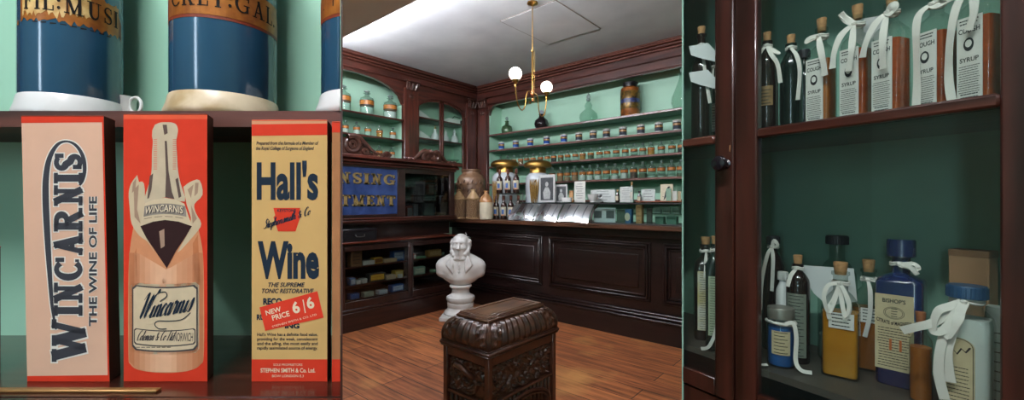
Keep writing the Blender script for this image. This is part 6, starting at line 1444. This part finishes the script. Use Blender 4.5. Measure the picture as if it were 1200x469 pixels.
o = tied('amber corked bottle with hanging ribbon between orange and cobalt bottles', 1018, .188, ZL, .046, .115, .146, .178, CLEAR, ('cork', CORK), None, sq=6, turn=6, cont=AMB, fill=.95, squash=.8, tails=[[(.004, -.019, .14), (.004, -.022, .10), (-.003, -.022, .06)]])
lb = plate(o, .0186, -.009, .018, .085, .11, LABW); m = MB(); print_lines(m, .0186, -.007, .016, .089, .106, 4, .0018); m.build('label_print', INK2, lb)
# cobalt bottle with the printed label
o = tied('cobalt blue square bottle with old printed label on lower shelf', 1056, .158, ZL, .058, .165, .180, .218, COB, ('none', None), None, sq=8, turn=8, tails=[[(.013, -.02, .193), (.022, -.02, .182)]], loops=[[(.017, -.016, .198), (.022, -.017, .19)]])
MB().lathe([(.0165, .206), (.0185, .208), (.0185, .232), (.0175, .235), (0, .235)], seg=26).build('cap', COB, o)
lb = plate(o, .029, -.028, .019, .026, .147, LABC); f = FLAT(.029); m = MB()
put_sans(m, "BISHOP'S", f, -.0045, .134, .0062, .028, bold=.02); put_sans(m, 'MILK of MAGNESIA' if False else 'CITRATE', f, 0, .0, .001, .001) if False else None
g_ = lambda x, y: (x-.0045, -.0300, .099 + y + 8*x*x)
put_sans(m, 'CITRATE of MAGNESIA', g_, 0, 0, .0056, .043, bold=.03)
for r_ in (.010, .0085): 
    q = [(-.0045 + r_*1.25*cos(a), .118 + r_*.95*sin(a)) for a in np.linspace(0, 2*pi, 26)]
    for rr in ribbon(q, .0006): m.add([f(x, y) for x, y in rr], [[0, 1, 2, 3]])
print_lines(m, .029, -.025, .016, .031, .092, 15, .0012, seed=8); print_lines(m, .029, -.008, 0, .112, .124, 4, .0012, seed=9); m.build('label_print', INK2, lb); m = MB()
for x in (-.010, .002): m.box(x, x+.003, -.0308, -.0302, .058, .076)
m.build('red_overprint', mat('red overprint', '#b8683c', rough=.7, spec=.12), lb)
o = tied('small amber vial with cork in front of the cobalt bottle', 1079, .100, ZL, .026, .085, .103, .117, CLEAR, ('cork', mat('dark cork', '#9a5a34', rough=.7, var=.3, scale=120)), None, sq=2, cont=AMB, fill=.95)
# white lotion bottle with blue cap and large bow
o, fy = bottle('white lotion bottle with ribbed blue cap and large white bow', 1133, .063, ZL, .050, .135, .160, .180, .0135, CLEAR, 6., .8, WHP, 1.2, ('cap', NAVYC), 8, name='lotion_bottle')
lb = plate(o, fy, -.021, .010, .012, .118, LABC, rad=.012); f = FLAT(fy); m = MB()
for rr in ribbon([(-.0195, .014), (-.0195, .106)] + [(-.0055 - .014*cos(a), .106+.011*sin(a)) for a in np.linspace(.1, pi-.1, 12)] + [(.0085, .106), (.0085, .014), (-.0195, .014)], .0007): m.add([f(x, y) for x, y in rr], [[0, 1, 2, 3]])
put_hand(m, 'Cream', lambda x, y: f(x, y + .35*(x+.0055)), -.0145, .098, .0048, .018, T=.28, t=.12) if False else None
for rr in ribbon([(-.016, .092), (-.010, .102), (-.006, .096), (-.002, .104), (.002, .100), (.006, .107)], .0022): m.add([f(x, y) for x, y in rr], [[0, 1, 2, 3]])
print_lines(m, fy, -.016, .006, .02, .078, 13, .0011, seed=21); m.build('label_print', INK2, lb)
bow(o, .0145, .165, fy, [[(-.012, -.024, .152), (-.026, -.034, .135), (-.042, -.040, .126), (-.056, -.042, .118)], [(-.010, -.028, .14), (-.018, -.034, .11), (-.021, -.034, .07), (-.016, -.03, .035)], [(-.006, -.028, .14), (-.013, -.032, .10), (-.010, -.032, .06)]], [[(-.012, -.026, .158), (-.022, -.034, .15), (-.026, -.036, .125), (-.014, -.034, .13)], [(-.002, -.026, .155), (-.004, -.034, .14), (-.012, -.036, .12), (-.010, -.032, .14)]], wid=.0105)
# cartons at the back right
D = plane_D(1140, .185); u = (1140-600)/F*D
t = thing('carton', 'plain brown carton standing behind the white lotion bottle', 'box', cw(u, D, ZL+.0006), face_rot(1140, D, 18)); MB().box(-.022, .022, -.016, .016, 0, .222, .0015).build('box_body', mat('brown carton', '#a9805c', rough=.75, var=.12, scale=30), t); MB().box(-.0225, .0225, -.0165, .0165, .213, .2235, .001).build('box_lid', mat('brown carton lid', '#8a6444', rough=.75, var=.12, scale=30), t)
D = plane_D(1172, .110); u = (1172-600)/F*D
t = thing('carton', 'pale grey carton half hidden by the right door stile', 'box', cw(u, D, ZL+.0006), face_rot(1172, D, 5)); MB().box(-.013, .013, -.010, .010, 0, .155, .0015).build('box_body', mat('pale carton', '#b3bcb4', rough=.75), t); m = MB(); print_lines(m, .010, -.010, .010, .03, .12, 8, .0015, e=.0003); m.build('label_print', GREYI, t)
